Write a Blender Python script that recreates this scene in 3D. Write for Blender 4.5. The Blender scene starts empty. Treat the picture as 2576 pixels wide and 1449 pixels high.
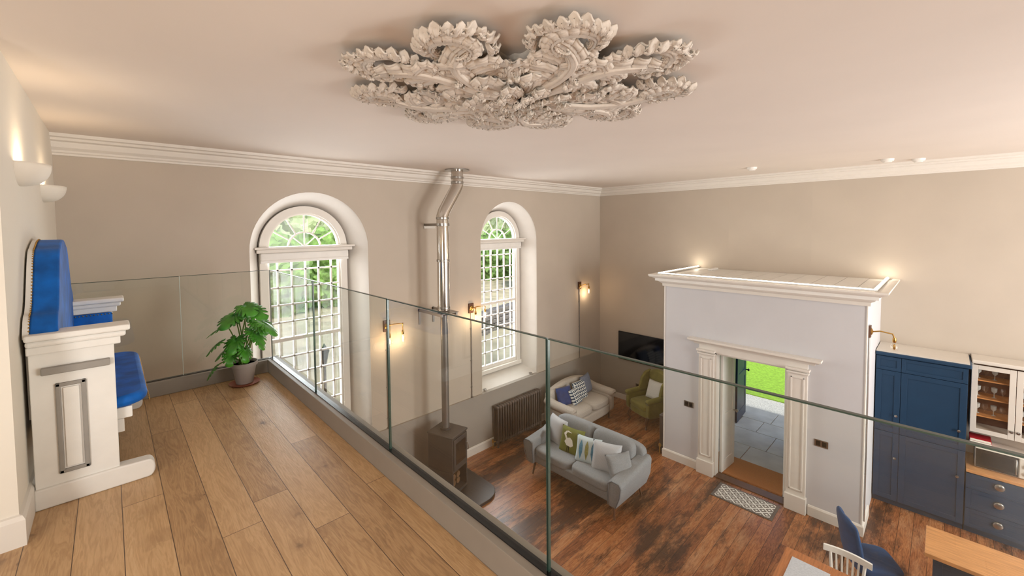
import bpy, bmesh, math, random
from mathutils import Vector, Matrix, noise
random.seed(7)
scene=bpy.context.scene
COL=bpy.context.collection
try:
    scene.view_settings.view_transform='Standard'
except Exception: pass
# ---------------------------------------------------------------- levels
W=6.0; D=9.04; G=-4.26; M=-1.55; C=.93; L=-.37; R=1.26; RY=5.05; T=-.45
# ---------------------------------------------------------------- materials
def lin(c):
    return tuple(((x/12.92) if x<=.04045 else ((x+.055)/1.055)**2.4) for x in [v/255 for v in c])+(1,)
MATS={}
def mat(name,rgb,rough=.6,metal=0,var=.06,scale=6,bump=0,bscale=60,sheen=0,spec=None,emit=None,estr=0,coat=0,stretch=None):
    if name in MATS: return MATS[name]
    m=bpy.data.materials.new(name); m.use_nodes=True; nt=m.node_tree; b=nt.nodes['Principled BSDF']
    c=lin(rgb)
    tc=nt.nodes.new('ShaderNodeTexCoord'); src=tc.outputs['Object']
    if stretch:
        mp=nt.nodes.new('ShaderNodeMapping'); mp.inputs['Scale'].default_value=stretch; nt.links.new(src,mp.inputs[0]); src=mp.outputs[0]
    n=nt.nodes.new('ShaderNodeTexNoise'); n.inputs['Scale'].default_value=scale; n.inputs['Detail'].default_value=4
    nt.links.new(src,n.inputs['Vector'])
    r=nt.nodes.new('ShaderNodeValToRGB'); r.color_ramp.elements[0].position=.3; r.color_ramp.elements[1].position=.7
    r.color_ramp.elements[0].color=tuple(x*(1-var) for x in c[:3])+(1,)
    r.color_ramp.elements[1].color=tuple(min(1,x*(1+var)) for x in c[:3])+(1,)
    nt.links.new(n.outputs['Fac'],r.inputs[0]); nt.links.new(r.outputs[0],b.inputs['Base Color'])
    b.inputs['Roughness'].default_value=rough; b.inputs['Metallic'].default_value=metal
    if sheen:
        b.inputs['Sheen Weight'].default_value=sheen; b.inputs['Sheen Roughness'].default_value=.4
    if coat: b.inputs['Coat Weight'].default_value=coat
    if spec is not None: b.inputs['Specular IOR Level'].default_value=spec
    if emit:
        b.inputs['Emission Color'].default_value=lin(emit); b.inputs['Emission Strength'].default_value=estr
    if bump:
        n2=nt.nodes.new('ShaderNodeTexNoise'); n2.inputs['Scale'].default_value=bscale; n2.inputs['Detail'].default_value=3
        nt.links.new(src,n2.inputs['Vector'])
        bp=nt.nodes.new('ShaderNodeBump'); bp.inputs['Strength'].default_value=bump; bp.inputs['Distance'].default_value=.01
        nt.links.new(n2.outputs['Fac'],bp.inputs['Height']); nt.links.new(bp.outputs[0],b.inputs['Normal'])
    MATS[name]=m; return m

def plank_mat(name,along,width,length,cols,grain=.5,knots=True,rough=.45,patch=None,seam=(60,40,25),rndw=.3):
    """wood boards. along='X' or 'Y'"""
    m=bpy.data.materials.new(name); m.use_nodes=True; nt=m.node_tree; N=nt.nodes; K=nt.links; b=N['Principled BSDF']
    tc=N.new('ShaderNodeTexCoord'); sep=N.new('ShaderNodeSeparateXYZ'); K.new(tc.outputs['Object'],sep.inputs[0])
    cmb=N.new('ShaderNodeCombineXYZ')
    a,c=(('X','Y') if along=='X' else ('Y','X'))
    K.new(sep.outputs[a],cmb.inputs[0]); K.new(sep.outputs[c],cmb.inputs[1])
    def mth(op,x,y=None,z=None):
        n=N.new('ShaderNodeMath'); n.operation=op
        for i,v in enumerate((x,y,z)):
            if v is None: continue
            if isinstance(v,(int,float)): n.inputs[i].default_value=v
            else: K.new(v,n.inputs[i])
        return n.outputs[0]
    row=mth('FLOOR',mth('DIVIDE',sep.outputs[c],width))
    wn=N.new('ShaderNodeTexWhiteNoise'); wn.noise_dimensions='1D'; K.new(row,wn.inputs['W'])
    off=mth('MULTIPLY',wn.outputs['Value'],length)
    sx=mth('ADD',sep.outputs[a],off)
    colu=mth('FLOOR',mth('DIVIDE',sx,length))
    idn=mth('ADD',mth('MULTIPLY',row,7.31),mth('MULTIPLY',colu,13.7))
    wn2=N.new('ShaderNodeTexWhiteNoise'); wn2.noise_dimensions='1D'; K.new(idn,wn2.inputs['W'])
    rnd=wn2.outputs['Value']
    fy=mth('FRACT',mth('DIVIDE',sep.outputs[c],width)); fx=mth('FRACT',mth('DIVIDE',sx,length))
    ey=mth('MULTIPLY',mth('MINIMUM',fy,mth('SUBTRACT',1,fy)),width)
    ex=mth('MULTIPLY',mth('MINIMUM',fx,mth('SUBTRACT',1,fx)),length)
    e=mth('MINIMUM',ey,ex)
    seamf=mth('LESS_THAN',e,.0018)
    g=N.new('ShaderNodeCombineXYZ')
    K.new(mth('ADD',mth('MULTIPLY',sep.outputs[a],1.6),mth('MULTIPLY',rnd,50)),g.inputs[0])
    K.new(mth('MULTIPLY',sep.outputs[c],14),g.inputs[1]); K.new(mth('MULTIPLY',rnd,30),g.inputs[2])
    n1=N.new('ShaderNodeTexNoise'); n1.inputs['Scale'].default_value=1.3; n1.inputs['Detail'].default_value=5; n1.inputs['Roughness'].default_value=.55; n1.inputs['Distortion'].default_value=.8
    K.new(g.outputs[0],n1.inputs['Vector'])
    wv=N.new('ShaderNodeMath'); wv.operation='SINE'
    K.new(mth('MULTIPLY',n1.outputs['Fac'],46),wv.inputs[0])
    gr=mth('MULTIPLY_ADD',wv.outputs[0],.5,.5)
    n3=N.new('ShaderNodeTexNoise'); n3.inputs['Scale'].default_value=9; n3.inputs['Detail'].default_value=5
    K.new(g.outputs[0],n3.inputs['Vector'])
    val=mth('ADD',mth('MULTIPLY',rnd,rndw),mth('ADD',mth('MULTIPLY',gr,.16*grain*2),mth('MULTIPLY',n1.outputs['Fac'],.35)))
    val=mth('ADD',val,(.55-rndw)/2)
    val=mth('ADD',val,mth('MULTIPLY',mth('SUBTRACT',n3.outputs['Fac'],.5),.6*grain))
    cr=N.new('ShaderNodeValToRGB'); K.new(val,cr.inputs[0])
    els=cr.color_ramp.elements
    els[0].position=.15; els[0].color=lin(cols[0]); els[1].position=.95; els[1].color=lin(cols[-1])
    for i,cc in enumerate(cols[1:-1]):
        x=els.new(.15+.8*(i+1)/(len(cols)-1)); x.color=lin(cc)
    out=cr.outputs[0]
    def mix(f,A,B):
        x=N.new('ShaderNodeMix'); x.data_type='RGBA'
        K.new(f,x.inputs[0]); K.new(A,x.inputs[6])
        if isinstance(B,tuple): x.inputs[7].default_value=B
        else: K.new(B,x.inputs[7])
        return x.outputs[2]
    def mrange(src,a0,a1,b0,b1):
        n=N.new('ShaderNodeMapRange'); K.new(src,n.inputs[0])
        for i,v in enumerate((a0,a1,b0,b1)): n.inputs[i+1].default_value=v
        return n.outputs[0]
    if knots:
        kg=N.new('ShaderNodeCombineXYZ')
        nd=N.new('ShaderNodeTexNoise'); nd.inputs['Scale'].default_value=16; nd.inputs['Detail'].default_value=4; K.new(cmb.outputs[0],nd.inputs['Vector'])
        K.new(mth('ADD',mth('MULTIPLY',sep.outputs[a],.75),mth('MULTIPLY',nd.outputs['Fac'],.12)),kg.inputs[0])
        K.new(mth('ADD',sep.outputs[c],mth('MULTIPLY',nd.outputs['Fac'],.09)),kg.inputs[1]); K.new(mth('MULTIPLY',rnd,.3),kg.inputs[2])
        vo=N.new('ShaderNodeTexVoronoi'); vo.inputs['Scale'].default_value=5.2; K.new(kg.outputs[0],vo.inputs['Vector'])
        sc_=N.new('ShaderNodeSeparateColor'); K.new(vo.outputs['Color'],sc_.inputs[0])
        sel=mth('GREATER_THAN',sc_.outputs[0],.52)
        dist=mth('DIVIDE',vo.outputs['Distance'],mth('ADD',mth('MULTIPLY',sc_.outputs[1],.8),.3))
        out=mix(mth('MULTIPLY',mrange(dist,.08,.5,.42,0),sel),out,lin((134,96,60)))
        out=mix(mth('MULTIPLY',mrange(dist,.03,.19,.85,0),sel),out,lin((68,48,36)))
    if patch:
        def pno(sx_,sy_,sc,det,ro,zoff):
            pg=N.new('ShaderNodeCombineXYZ'); K.new(mth('MULTIPLY',sep.outputs[a],sx_),pg.inputs[0]); K.new(mth('MULTIPLY',sep.outputs[c],sy_),pg.inputs[1]); pg.inputs[2].default_value=zoff
            pn=N.new('ShaderNodeTexNoise'); pn.inputs['Scale'].default_value=sc; pn.inputs['Detail'].default_value=det; pn.inputs['Roughness'].default_value=ro; K.new(pg.outputs[0],pn.inputs['Vector']); return pn.outputs['Fac']
        out=mix(mrange(pno(.7,3.2,1.1,10,.7,7.7),.52,.68,0,.45),out,lin((206,160,120)))
        out=mix(mrange(pno(.5,1.5,.9,12,.72,2.6),.49,.57,0,.85),out,lin(patch))
        out=mix(mrange(pno(1.4,10,2.2,6,.7,4.1),.56,.70,0,.7),out,lin(patch))
    out=mix(seamf,out,lin(seam))
    K.new(out,b.inputs['Base Color']); b.inputs['Roughness'].default_value=rough
    bp=N.new('ShaderNodeBump'); bp.inputs['Strength'].default_value=.25; bp.inputs['Distance'].default_value=.004
    K.new(mth('SUBTRACT',n3.outputs['Fac'],mth('MULTIPLY',seamf,2)),bp.inputs['Height']); K.new(bp.outputs[0],b.inputs['Normal'])
    return m

def glass_mat(name,tint=(.93,.97,.95),f0=.04,refl=1.0):
    m=bpy.data.materials.new(name); m.use_nodes=True; nt=m.node_tree; N=nt.nodes; K=nt.links
    N.remove(N['Principled BSDF']); o=N['Material Output']
    t=N.new('ShaderNodeBsdfTransparent'); t.inputs[0].default_value=tint+(1,)
    g=N.new('ShaderNodeBsdfGlossy'); g.inputs['Roughness'].default_value=.0; g.inputs[0].default_value=(refl,refl,refl,1)
    lw=N.new('ShaderNodeLayerWeight'); lw.inputs[0].default_value=.5
    p=N.new('ShaderNodeMath'); p.operation='POWER'; K.new(lw.outputs['Facing'],p.inputs[0]); p.inputs[1].default_value=5
    q=N.new('ShaderNodeMath'); q.operation='MULTIPLY_ADD'; K.new(p.outputs[0],q.inputs[0]); q.inputs[1].default_value=1-f0; q.inputs[2].default_value=f0
    x=N.new('ShaderNodeMixShader'); K.new(q.outputs[0],x.inputs[0]); K.new(t.outputs[0],x.inputs[1]); K.new(g.outputs[0],x.inputs[2]); K.new(x.outputs[0],o.inputs[0])
    return m
def pattern_mat(name,kind,c1,c2,scale=10,rough=.8):
    m=bpy.data.materials.new(name); m.use_nodes=True; nt=m.node_tree; N=nt.nodes; K=nt.links; b=N['Principled BSDF']
    tc=N.new('ShaderNodeTexCoord'); b.inputs['Roughness'].default_value=rough
    x=N.new('ShaderNodeMix'); x.data_type='RGBA'; x.inputs[6].default_value=lin(c1); x.inputs[7].default_value=lin(c2)
    def mth(op,a,bb=None):
        n=N.new('ShaderNodeMath'); n.operation=op
        for i,v in enumerate((a,bb)):
            if v is None: continue
            if isinstance(v,(int,float)): n.inputs[i].default_value=v
            else: K.new(v,n.inputs[i])
        return n.outputs[0]
    s=N.new('ShaderNodeSeparateXYZ'); K.new(tc.outputs['Object'],s.inputs[0])
    X=mth('MULTIPLY',s.outputs[0],scale); Y=mth('MULTIPLY',s.outputs[1],scale)
    if kind=='lattice':
        u=mth('PINGPONG',mth('ADD',X,Y),.5); v=mth('PINGPONG',mth('SUBTRACT',X,Y),.5)
        d=mth('LESS_THAN',mth('MINIMUM',u,v),.1)
        u2=mth('GREATER_THAN',mth('MINIMUM',u,v),.34)
        f=mth('MAXIMUM',d,u2)
    elif kind=='tri':
        fx=mth('FRACT',X); fy=mth('FRACT',Y)
        f=mth('GREATER_THAN',mth('ADD',fx,fy),1)
    elif kind=='floral':
        wv=N.new('ShaderNodeTexMagic'); wv.inputs['Scale'].default_value=scale; wv.turbulence_depth=3; K.new(tc.outputs['Object'],wv.inputs['Vector']); f=wv.outputs['Fac']
    K.new(f,x.inputs[0]); K.new(x.outputs[2],b.inputs['Base Color'])
    return m

m_ceil=mat('ceiling_paint',(225,215,205),.85,var=.02,scale=1.2)
m_wall=mat('wall_taupe_paint',(192,180,165),.8,var=.035,scale=1.5,bump=.12,bscale=9)
m_wall_low=mat('wall_lower_paint',(158,150,141),.75,var=.03,scale=1.5)
m_cream=mat('wall_cream_paint',(228,221,208),.8,var=.02,scale=1.5,bump=.08,bscale=8)
m_trim=mat('trim_white',(226,220,211),.5,var=.015)
m_reveal=mat('reveal_paint',(220,214,206),.7,var=.02,bump=.1,bscale=7)
m_porch=mat('porch_paint',(204,203,205),.75,var=.02,scale=2,bump=.08,bscale=8)
m_white=mat('white_wood_paint',(234,231,225),.45,var=.03,scale=9,bump=.08,bscale=25)
m_greyp=mat('grey_wood_paint',(150,145,138),.55,var=.05,scale=9)
m_blue=mat('blue_velvet',(0,94,182),.62,var=.38,scale=7,sheen=.08,bump=.1,bscale=40,spec=.3)
m_blue2=mat('teal_blue_velvet',(6,60,104),.7,var=.25,scale=7,sheen=.1,bump=.1,bscale=40,spec=.3)
m_navy=mat('blue_cabinet_paint',(30,58,84),.45,var=.04,spec=.35)
m_creamcab=mat('cream_cabinet_paint',(214,206,194),.45,var=.02)
m_chrome=mat('polished_steel',(212,208,201),.12,metal=1,var=.02)
m_steel=mat('brushed_steel',(170,166,160),.3,metal=1,var=.04)
m_stoveg=mat('stove_iron',(74,68,64),.5,var=.08,metal=.2)
m_flueg=mat('flue_grey',(138,133,127),.35,var=.05,metal=.6)
m_rad=mat('radiator_bronze',(92,82,76),.45,metal=.3,var=.08)
m_brass=mat('antique_brass',(186,146,80),.28,metal=1,var=.06)
m_black=mat('black_plastic',(14,14,16),.25,var=.05)
m_screen=mat('tv_screen',(6,7,10),.08,var=.05,spec=.8)
m_sofa=mat('grey_wool',(138,141,144),.9,var=.09,scale=60,bump=.25,bscale=220,sheen=.12)
m_sofad=mat('grey_wool_piping',(90,94,100),.9,var=.05)
m_legw=mat('walnut_leg',(92,60,40),.4,var=.15,scale=12)
m_settee=pattern_mat('settee_fabric','floral',(196,187,176),(166,157,147),22)
m_olive=mat('olive_velvet',(112,106,46),.75,var=.16,scale=9,sheen=.2)
m_oak=mat('oak_worktop',(194,138,86),.4,var=.22,scale=5,stretch=(14,1,1))
m_tabw=mat('table_oak',(172,108,64),.4,var=.25,scale=5,stretch=(1,14,1))
m_coir=mat('coir_mat',(186,118,62),.95,var=.2,scale=120,bump=.5,bscale=200)
m_rail=mat('rail_channel_grey',(142,133,122),.5,var=.03)
m_gedge=mat('glass_edge',(46,68,60),.2,var=.05)
m_plast=mat('plaster_rose',(216,206,193),.75,var=.07,scale=14,bump=.2,bscale=45)
m_plum=mat('uplighter_plaster',(236,229,216),.7,var=.02)
m_bulb=mat('bulb_filament',(255,200,120),.3,emit=(255,196,120),estr=70)
m_led=mat('led_strip',(255,240,215),.3,emit=(255,240,214),estr=12)
m_leaf=mat('monstera_leaf',(66,132,36),.35,var=.5,scale=9)
m_stem=mat('plant_stem',(98,132,54),.5,var=.15)
m_pot=mat('plastic_pot',(146,134,126),.6,var=.05)
m_soil=mat('soil',(50,36,26),.95,var=.3,scale=40)
m_sau=mat('terracotta_saucer',(150,84,60),.6,var=.08)
m_stone=mat('slate_floor',(204,199,191),.7,var=.14,scale=3,bump=.2,bscale=9)
m_gravel=mat('gravel',(214,209,200),.95,var=.3,scale=40,bump=.6,bscale=60)
m_grass=mat('grass',(146,188,58),.95,var=.22,scale=18,bump=.5,bscale=90)
m_mown=mat('mown_field',(196,186,156),.95,var=.3,scale=1.2,bump=.4,bscale=30)
m_tree=mat('tree_foliage',(124,158,88),.9,var=.75,scale=5,bump=.9,bscale=7)
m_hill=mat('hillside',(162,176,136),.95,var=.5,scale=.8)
m_drys=mat('dry_stone',(126,122,118),.9,var=.4,scale=5,bump=.9,bscale=9)
m_lampi=mat('cast_iron',(30,34,34),.5,var=.1)
m_picnic=mat('picnic_wood',(196,96,50),.7,var=.12)
m_rock=mat('hearth_slate',(58,50,46),.35,var=.1,bump=.1)
m_glass=glass_mat('balustrade_glass',(.950,.968,.957),.03)
m_wglass=glass_mat('window_glass',(.99,.995,.995),.02,.6)
m_bglass=glass_mat('bulb_glass',(.98,.96,.92),.05)
m_oakfloor=plank_mat('oak_plank_floor','Y',.18,2.2,[(140,106,72),(180,144,102),(204,168,124),(218,188,146)],grain=.5,rough=.38,seam=(92,68,46),rndw=.26)
m_pine=plank_mat('old_pine_floor','X',.15,3.4,[(84,46,28),(132,78,46),(168,108,66),(194,138,94)],grain=.65,knots=False,rough=.26,patch=(50,32,25),seam=(28,18,12),rndw=.3)

# ---------------------------------------------------------------- geometry helpers
def link(ob,parent=None):
    COL.objects.link(ob)
    if parent is not None: ob.parent=parent
    return ob
def mk(name,verts,faces,m,parent=None,smooth=False,loc=(0,0,0),rot=(0,0,0),sharp=None):
    me=bpy.data.meshes.new(name); me.from_pydata([tuple(v) for v in verts],[],faces)
    bm=bmesh.new(); bm.from_mesh(me); bmesh.ops.recalc_face_normals(bm,faces=bm.faces); bm.to_mesh(me); bm.free()
    me.materials.append(m)
    if smooth: 
        for p in me.polygons: p.use_smooth=True
    ob=bpy.data.objects.new(name,me); ob.location=loc; ob.rotation_euler=rot
    link(ob,parent)
    if sharp:
        try: me.set_sharp_from_angle(angle=math.radians(sharp))
        except Exception: pass
    return ob
def empty(name,loc=(0,0,0),rz=0,rot=None):
    e=bpy.data.objects.new(name,None); e.empty_display_size=.1; e.location=loc; e.rotation_euler=rot if rot else (0,0,rz); COL.objects.link(e); return e
def box(name,lo,hi,m,parent=None,bevel=0,rot=None,seg=2):
    lo=Vector(lo);hi=Vector(hi); c=(lo+hi)/2; s=hi-lo
    bm=bmesh.new(); bmesh.ops.create_cube(bm,size=1)
    for v in bm.verts: v.co=Vector((v.co.x*abs(s.x),v.co.y*abs(s.y),v.co.z*abs(s.z)))
    if bevel: bmesh.ops.bevel(bm,geom=bm.edges[:],offset=bevel,segments=seg,affect='EDGES',profile=.5)
    me=bpy.data.meshes.new(name); bm.to_mesh(me); bm.free(); me.materials.append(m)
    if bevel and seg>2:
        for p in me.polygons: p.use_smooth=True
    ob=bpy.data.objects.new(name,me); ob.location=c
    if rot: ob.rotation_euler=rot
    return link(ob,parent)
def soft(name,c,s,m,parent=None,n=5,rot=(0,0,0),k=8):
    """superquadric cushion, full size s"""
    bm=bmesh.new(); bmesh.ops.create_cube(bm,size=2); bmesh.ops.subdivide_edges(bm,edges=bm.edges[:],cuts=k,use_grid_fill=True)
    for v in bm.verts:
        x,y,z=v.co
        q=(abs(x)**n+abs(y)**n+abs(z)**n)**(1/n)
        v.co=Vector((x/q*s[0]/2,y/q*s[1]/2,z/q*s[2]/2))
    me=bpy.data.meshes.new(name); bm.to_mesh(me); bm.free(); me.materials.append(m)
    for p in me.polygons: p.use_smooth=True
    ob=bpy.data.objects.new(name,me); ob.location=c; ob.rotation_euler=rot
    return link(ob,parent)
def pillow(name,c,w,h,t,m,parent=None,rot=(0,0,0)):
    n=14; V=[];F=[]
    for sgn in (1,-1):
        for i in range(n+1):
            for j in range(n+1):
                u=-1+2*i/n; v=-1+2*j/n
                th=((1-u**4)*(1-v**4))**.5*t/2
                px=u*(1-.07*(1-v*v)*1)*w/2; py=v*(1-.07*(1-u*u))*h/2
                V.append((px,py,sgn*th))
    N1=(n+1)**2
    for s in (0,1):
        for i in range(n):
            for j in range(n):
                a=s*N1+i*(n+1)+j; F.append((a,a+1,a+n+2,a+n+1) if s else (a,a+n+1,a+n+2,a+1))
    ob=mk(name,V,F,m,parent,True,c,rot)
    bm=bmesh.new(); bm.from_mesh(ob.data); bmesh.ops.remove_doubles(bm,verts=bm.verts,dist=1e-5); bmesh.ops.recalc_face_normals(bm,faces=bm.faces); bm.to_mesh(ob.data); bm.free()
    return ob
def tube(name,pts,r,m,parent=None,seg=12,closed=False,smooth=True):
    pts=[Vector(p) for p in pts]; rs=r if isinstance(r,(list,tuple)) else [r]*len(pts)
    V=[];F=[]; prev=None
    for i,p in enumerate(pts):
        if closed: t=(pts[(i+1)%len(pts)]-pts[i-1]).normalized()
        elif i==0: t=(pts[1]-p).normalized()
        elif i==len(pts)-1: t=(p-pts[i-1]).normalized()
        else: t=((pts[i+1]-p).normalized()+(p-pts[i-1]).normalized()).normalized()
        if prev is None:
            a=Vector((0,0,1)) if abs(t.z)<.9 else Vector((1,0,0)); x=t.cross(a).normalized()
        else:
            x=(prev-t*prev.dot(t)).normalized()
        prev=x; y=t.cross(x)
        for k in range(seg):
            an=2*math.pi*k/seg; V.append(p+(x*math.cos(an)+y*math.sin(an))*rs[i])
    n=len(pts)
    for i in range(n if closed else n-1):
        for k in range(seg):
            a=i*seg+k;b=i*seg+(k+1)%seg;j=(i+1)%n; F.append((a,b,j*seg+(k+1)%seg,j*seg+k))
    if not closed:
        F.append(tuple(range(seg))); F.append(tuple((n-1)*seg+k for k in range(seg)))
    return mk(name,V,F,m,parent,smooth,sharp=50)
def lathe(name,prof,m,parent=None,loc=(0,0,0),seg=32,rot=(0,0,0),cap=True):
    V=[];F=[]
    for r,z in prof:
        for k in range(seg):
            a=2*math.pi*k/seg; V.append((r*math.cos(a),r*math.sin(a),z))
    for i in range(len(prof)-1):
        for k in range(seg):
            F.append((i*seg+k,i*seg+(k+1)%seg,(i+1)*seg+(k+1)%seg,(i+1)*seg+k))
    if cap:
        if prof[0][0]>1e-4: F.append(tuple(range(seg)))
        if prof[-1][0]>1e-4: F.append(tuple((len(prof)-1)*seg+k for k in range(seg)))
    return mk(name,V,F,m,parent,True,loc,rot,sharp=40)
def prism(name,poly,axis,a0,a1,m,parent=None,smooth=False,bevel=0):
    """poly in the two other axes, extruded along axis index"""
    n=len(poly);V=[]
    for a in (a0,a1):
        for p in poly:
            q=list(p); q.insert(axis,a); V.append(q)
    F=[tuple(range(n)),tuple(range(2*n-1,n-1,-1))]+[(i,(i+1)%n,n+(i+1)%n,n+i) for i in range(n)]
    ob=mk(name,V,F,m,parent,smooth,sharp=35)
    if bevel:
        bv=ob.modifiers.new('b','BEVEL'); bv.width=bevel; bv.segments=3; bv.limit_method='ANGLE'
    return ob
def sweep_profile(name,prof,path,m,parent=None):
    """prof list of (offset along normal n, z); path list of (x,y,nx,ny)"""
    V=[];F=[];k=len(prof)
    for x,y,nx,ny in path:
        for o,z in prof: V.append((x+nx*o,y+ny*o,z))
    for i in range(len(path)-1):
        for j in range(k):
            F.append((i*k+j,i*k+(j+1)%k,(i+1)*k+(j+1)%k,(i+1)*k+j))
    F.append(tuple(range(k)));F.append(tuple((len(path)-1)*k+j for j in range(k)))
    return mk(name,V,F,m,parent)

# ---------------------------------------------------------------- room shell
XB=-3.2; YB=-4.8       # rear walls
box('floor_ground',(XB,YB,G-.1),(D+.1,W+.1,G),m_pine)
mez=box('floor_mezzanine',(XB,YB,M-.25),(1.2,RY+.03,M),m_oakfloor)
mez.data.transform(Matrix.Translation(mez.location)); mez.location=(0,0,0)
box('ceiling',(XB-.2,YB-.2,C),(D+.7,W+.6,C+.3),m_ceil)
box('wall_left',(L-.2,3.1,G),(L,W+.05,C),m_cream)
box('wall_landing',(XB,3.1,G),(L-.2,3.3,C),m_cream)
box('wall_rear',(XB-.2,YB-.2,G),(XB,3.3,C),m_cream)
box('wall_back',(XB,YB-.2,G),(D+.5,YB,C),m_wall)

def arch_outline(cx,hw,z0,zs,n=28):
    pts=[(cx-hw,z0),(cx+hw,z0)]
    for i in range(n+1):
        a=math.pi*i/n; pts.append((cx+hw*math.cos(a),zs+hw*math.sin(a)))
    return pts
WC=[2.065,5.865]; HW=.785; ZS=-.29; ZB=-3.2
FHW=.60; FZS=-.28; FZB=-2.93; FY=W+.38
def holed_plane(name,y,x0,x1,z0,z1,holes,m):
    cu=bpy.data.curves.new(name,'CURVE'); cu.dimensions='2D'; cu.fill_mode='BOTH'
    for pts in [[(x0,z0),(x1,z0),(x1,z1),(x0,z1)]]+holes:
        s=cu.splines.new('POLY'); s.points.add(len(pts)-1)
        for p,q in zip(s.points,pts): p.co=(q[0],q[1],0,1)
        s.use_cyclic_u=True
    ob=bpy.data.objects.new(name+'_c',cu); COL.objects.link(ob)
    dg=bpy.context.evaluated_depsgraph_get(); me=bpy.data.meshes.new_from_object(ob.evaluated_get(dg))
    bpy.data.objects.remove(ob); me.name=name
    me.transform(Matrix(((1,0,0,0),(0,0,1,y),(0,1,0,0),(0,0,0,1))))
    me.materials.clear(); me.materials.append(m)
    o=bpy.data.objects.new(name,me); COL.objects.link(o); return o
DADO=-3.18
ww=empty('wall_window')
h1=[arch_outline(c,HW,ZB,ZS) for c in WC]
a=holed_plane('inner_face',W,L-.2,D+.1,DADO-.02,C,[[(x,z) for x,z in h] for h in h1],m_wall); a.parent=ww
h2=[arch_outline(c,FHW,FZB,FZS) for c in WC]
a=holed_plane('outer_face',W+.5,L-.4,D+.6,G-.4,C+.3,h2,m_drys); a.parent=ww
box('wall_window_lower',(L,W-.035,G),(D,W+.3,DADO),m_wall_low)
for i,c in enumerate(WC):
    o1=arch_outline(c,HW,ZB,ZS); o2=arch_outline(c,FHW,FZB,FZS); n=len(o1); V=[];F=[]
    o0=arch_outline(c,HW+.025,ZB,ZS)
    for o,y in ((o0,W-.001),(o1,W+.03),(o2,FY+.03),(o2,W+.5)):
        for x,z in o: V.append((x,y,z))
    for k in range(3):
        for j in range(n): F.append((k*n+j,k*n+(j+1)%n,(k+1)*n+(j+1)%n,(k+1)*n+j))
    mk('trim_%d'%(i+1),V,F,m_reveal,None,True,sharp=45)

def make_window(idx,c):
    w=empty('window_%d'%idx,(c,FY,0))
    P=w
    def arc(r0,r1,y0,y1,name,a0=0,a1=math.pi,n=28,m=m_trim):
        V=[];F=[]
        for k in range(n+1):
            a=a0+(a1-a0)*k/n; ca,sa=math.cos(a),math.sin(a)
            V+= [(r0*ca,y0,FZS+r0*sa),(r1*ca,y0,FZS+r1*sa),(r1*ca,y1,FZS+r1*sa),(r0*ca,y1,FZS+r0*sa)]
        for k in range(n):
            for j in range(4): F.append((4*k+j,4*k+(j+1)%4,4*k+4+(j+1)%4,4*k+4+j))
        F+=[(0,1,2,3),(4*n,4*n+1,4*n+2,4*n+3)]
        mk(name,V,F,m,P)
    arc(.50,.60,-.05,.07,'frame_arch'); arc(.475,.5,-.02,.05,'frame_arch_bead')
    for s in (-1,1):
        box('frame_side',(s*.50,-.05,FZB),(s*.60,.07,FZS),m_trim,P,.006)
        box('frame_bead',(s*.475,-.02,FZB),(s*.50,.05,FZS),m_trim,P)
    box('sill',(-.6,-.09,FZB-.05),(.6,.08,FZB+.03),m_trim,P,.008)
    box('transom',(-.6,-.08,FZS-.06),(.6,.07,FZS+.03),m_trim,P,.008)
    box('blind_cornice',(-.68,-.17,FZS-.0),(.68,-.03,FZS+.03),m_trim,P,.008)
    box('blind_cornice_low',(-.65,-.14,FZS-.05),(.65,-.03,FZS),m_trim,P,.01)
    box('blind_roller',(-.6,-.11,FZS-.16),(.6,-.05,FZS-.05),m_white,P,.02,seg=4)
    box('blind_rail',(-.6,-.10,FZS-.19),(.6,-.08,FZS-.155),m_white,P,.004)
    arc(.215,.235,-.01,.03,'fan_inner')
    for k in range(1,6):
        a=math.pi*k/6
        p0=Vector((.22*math.cos(a),.01,FZS+.22*math.sin(a))); p1=Vector((.49*math.cos(a),.01,FZS+.49*math.sin(a)))
        tube('fan_bar',[p0,p1],.011,m_trim,P,6)
    for k in (1,2,3): 
        a=math.pi*k/4
        tube('fan_bar_in',[(0,.01,FZS+.02),(.22*math.cos(a),.01,FZS+.22*math.sin(a))],.009,m_trim,P,6)
    mr=-1.57
    box('meeting_rail',(-.48,-.02,mr-.025),(.48,.05,mr+.025),m_trim,P,.004)
    box('bottom_rail',(-.48,-.02,FZB+.03),(.48,.04,FZB+.10),m_trim,P,.004)
    xs=[-.37,-.185,0,.185,.37]
    for x in xs: box('glazing_v',(x-.010,-.008,FZB+.05),(x+.010,.03,FZS-.05),m_trim,P)
    zt=FZS-.06; 
    for k in range(1,5): 
        z=zt+(mr-zt)*k/5; box('glazing_h',(-.48,-.008,z-.010),(.48,.03,z+.010),m_trim,P)
    zb=FZB+.1
    for k in range(1,5):
        z=mr+(zb-mr)*k/5; box('glazing_h',(-.48,-.008,z-.010),(.48,.03,z+.010),m_trim,P)
    mk('glass_pane',[(-.5,.012,FZB+.03),(.5,.012,FZB+.03),(.5,.012,FZS),(-.5,.012,FZS)],[(0,1,2,3)],m_wglass,P)
    V=[(.49*math.cos(math.pi*k/24),.012,FZS+.49*math.sin(math.pi*k/24)) for k in range(25)]
    mk('glass_fan',V,[tuple(range(25))],m_wglass,P)
for i,c in enumerate(WC): make_window(i+1,c)

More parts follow.
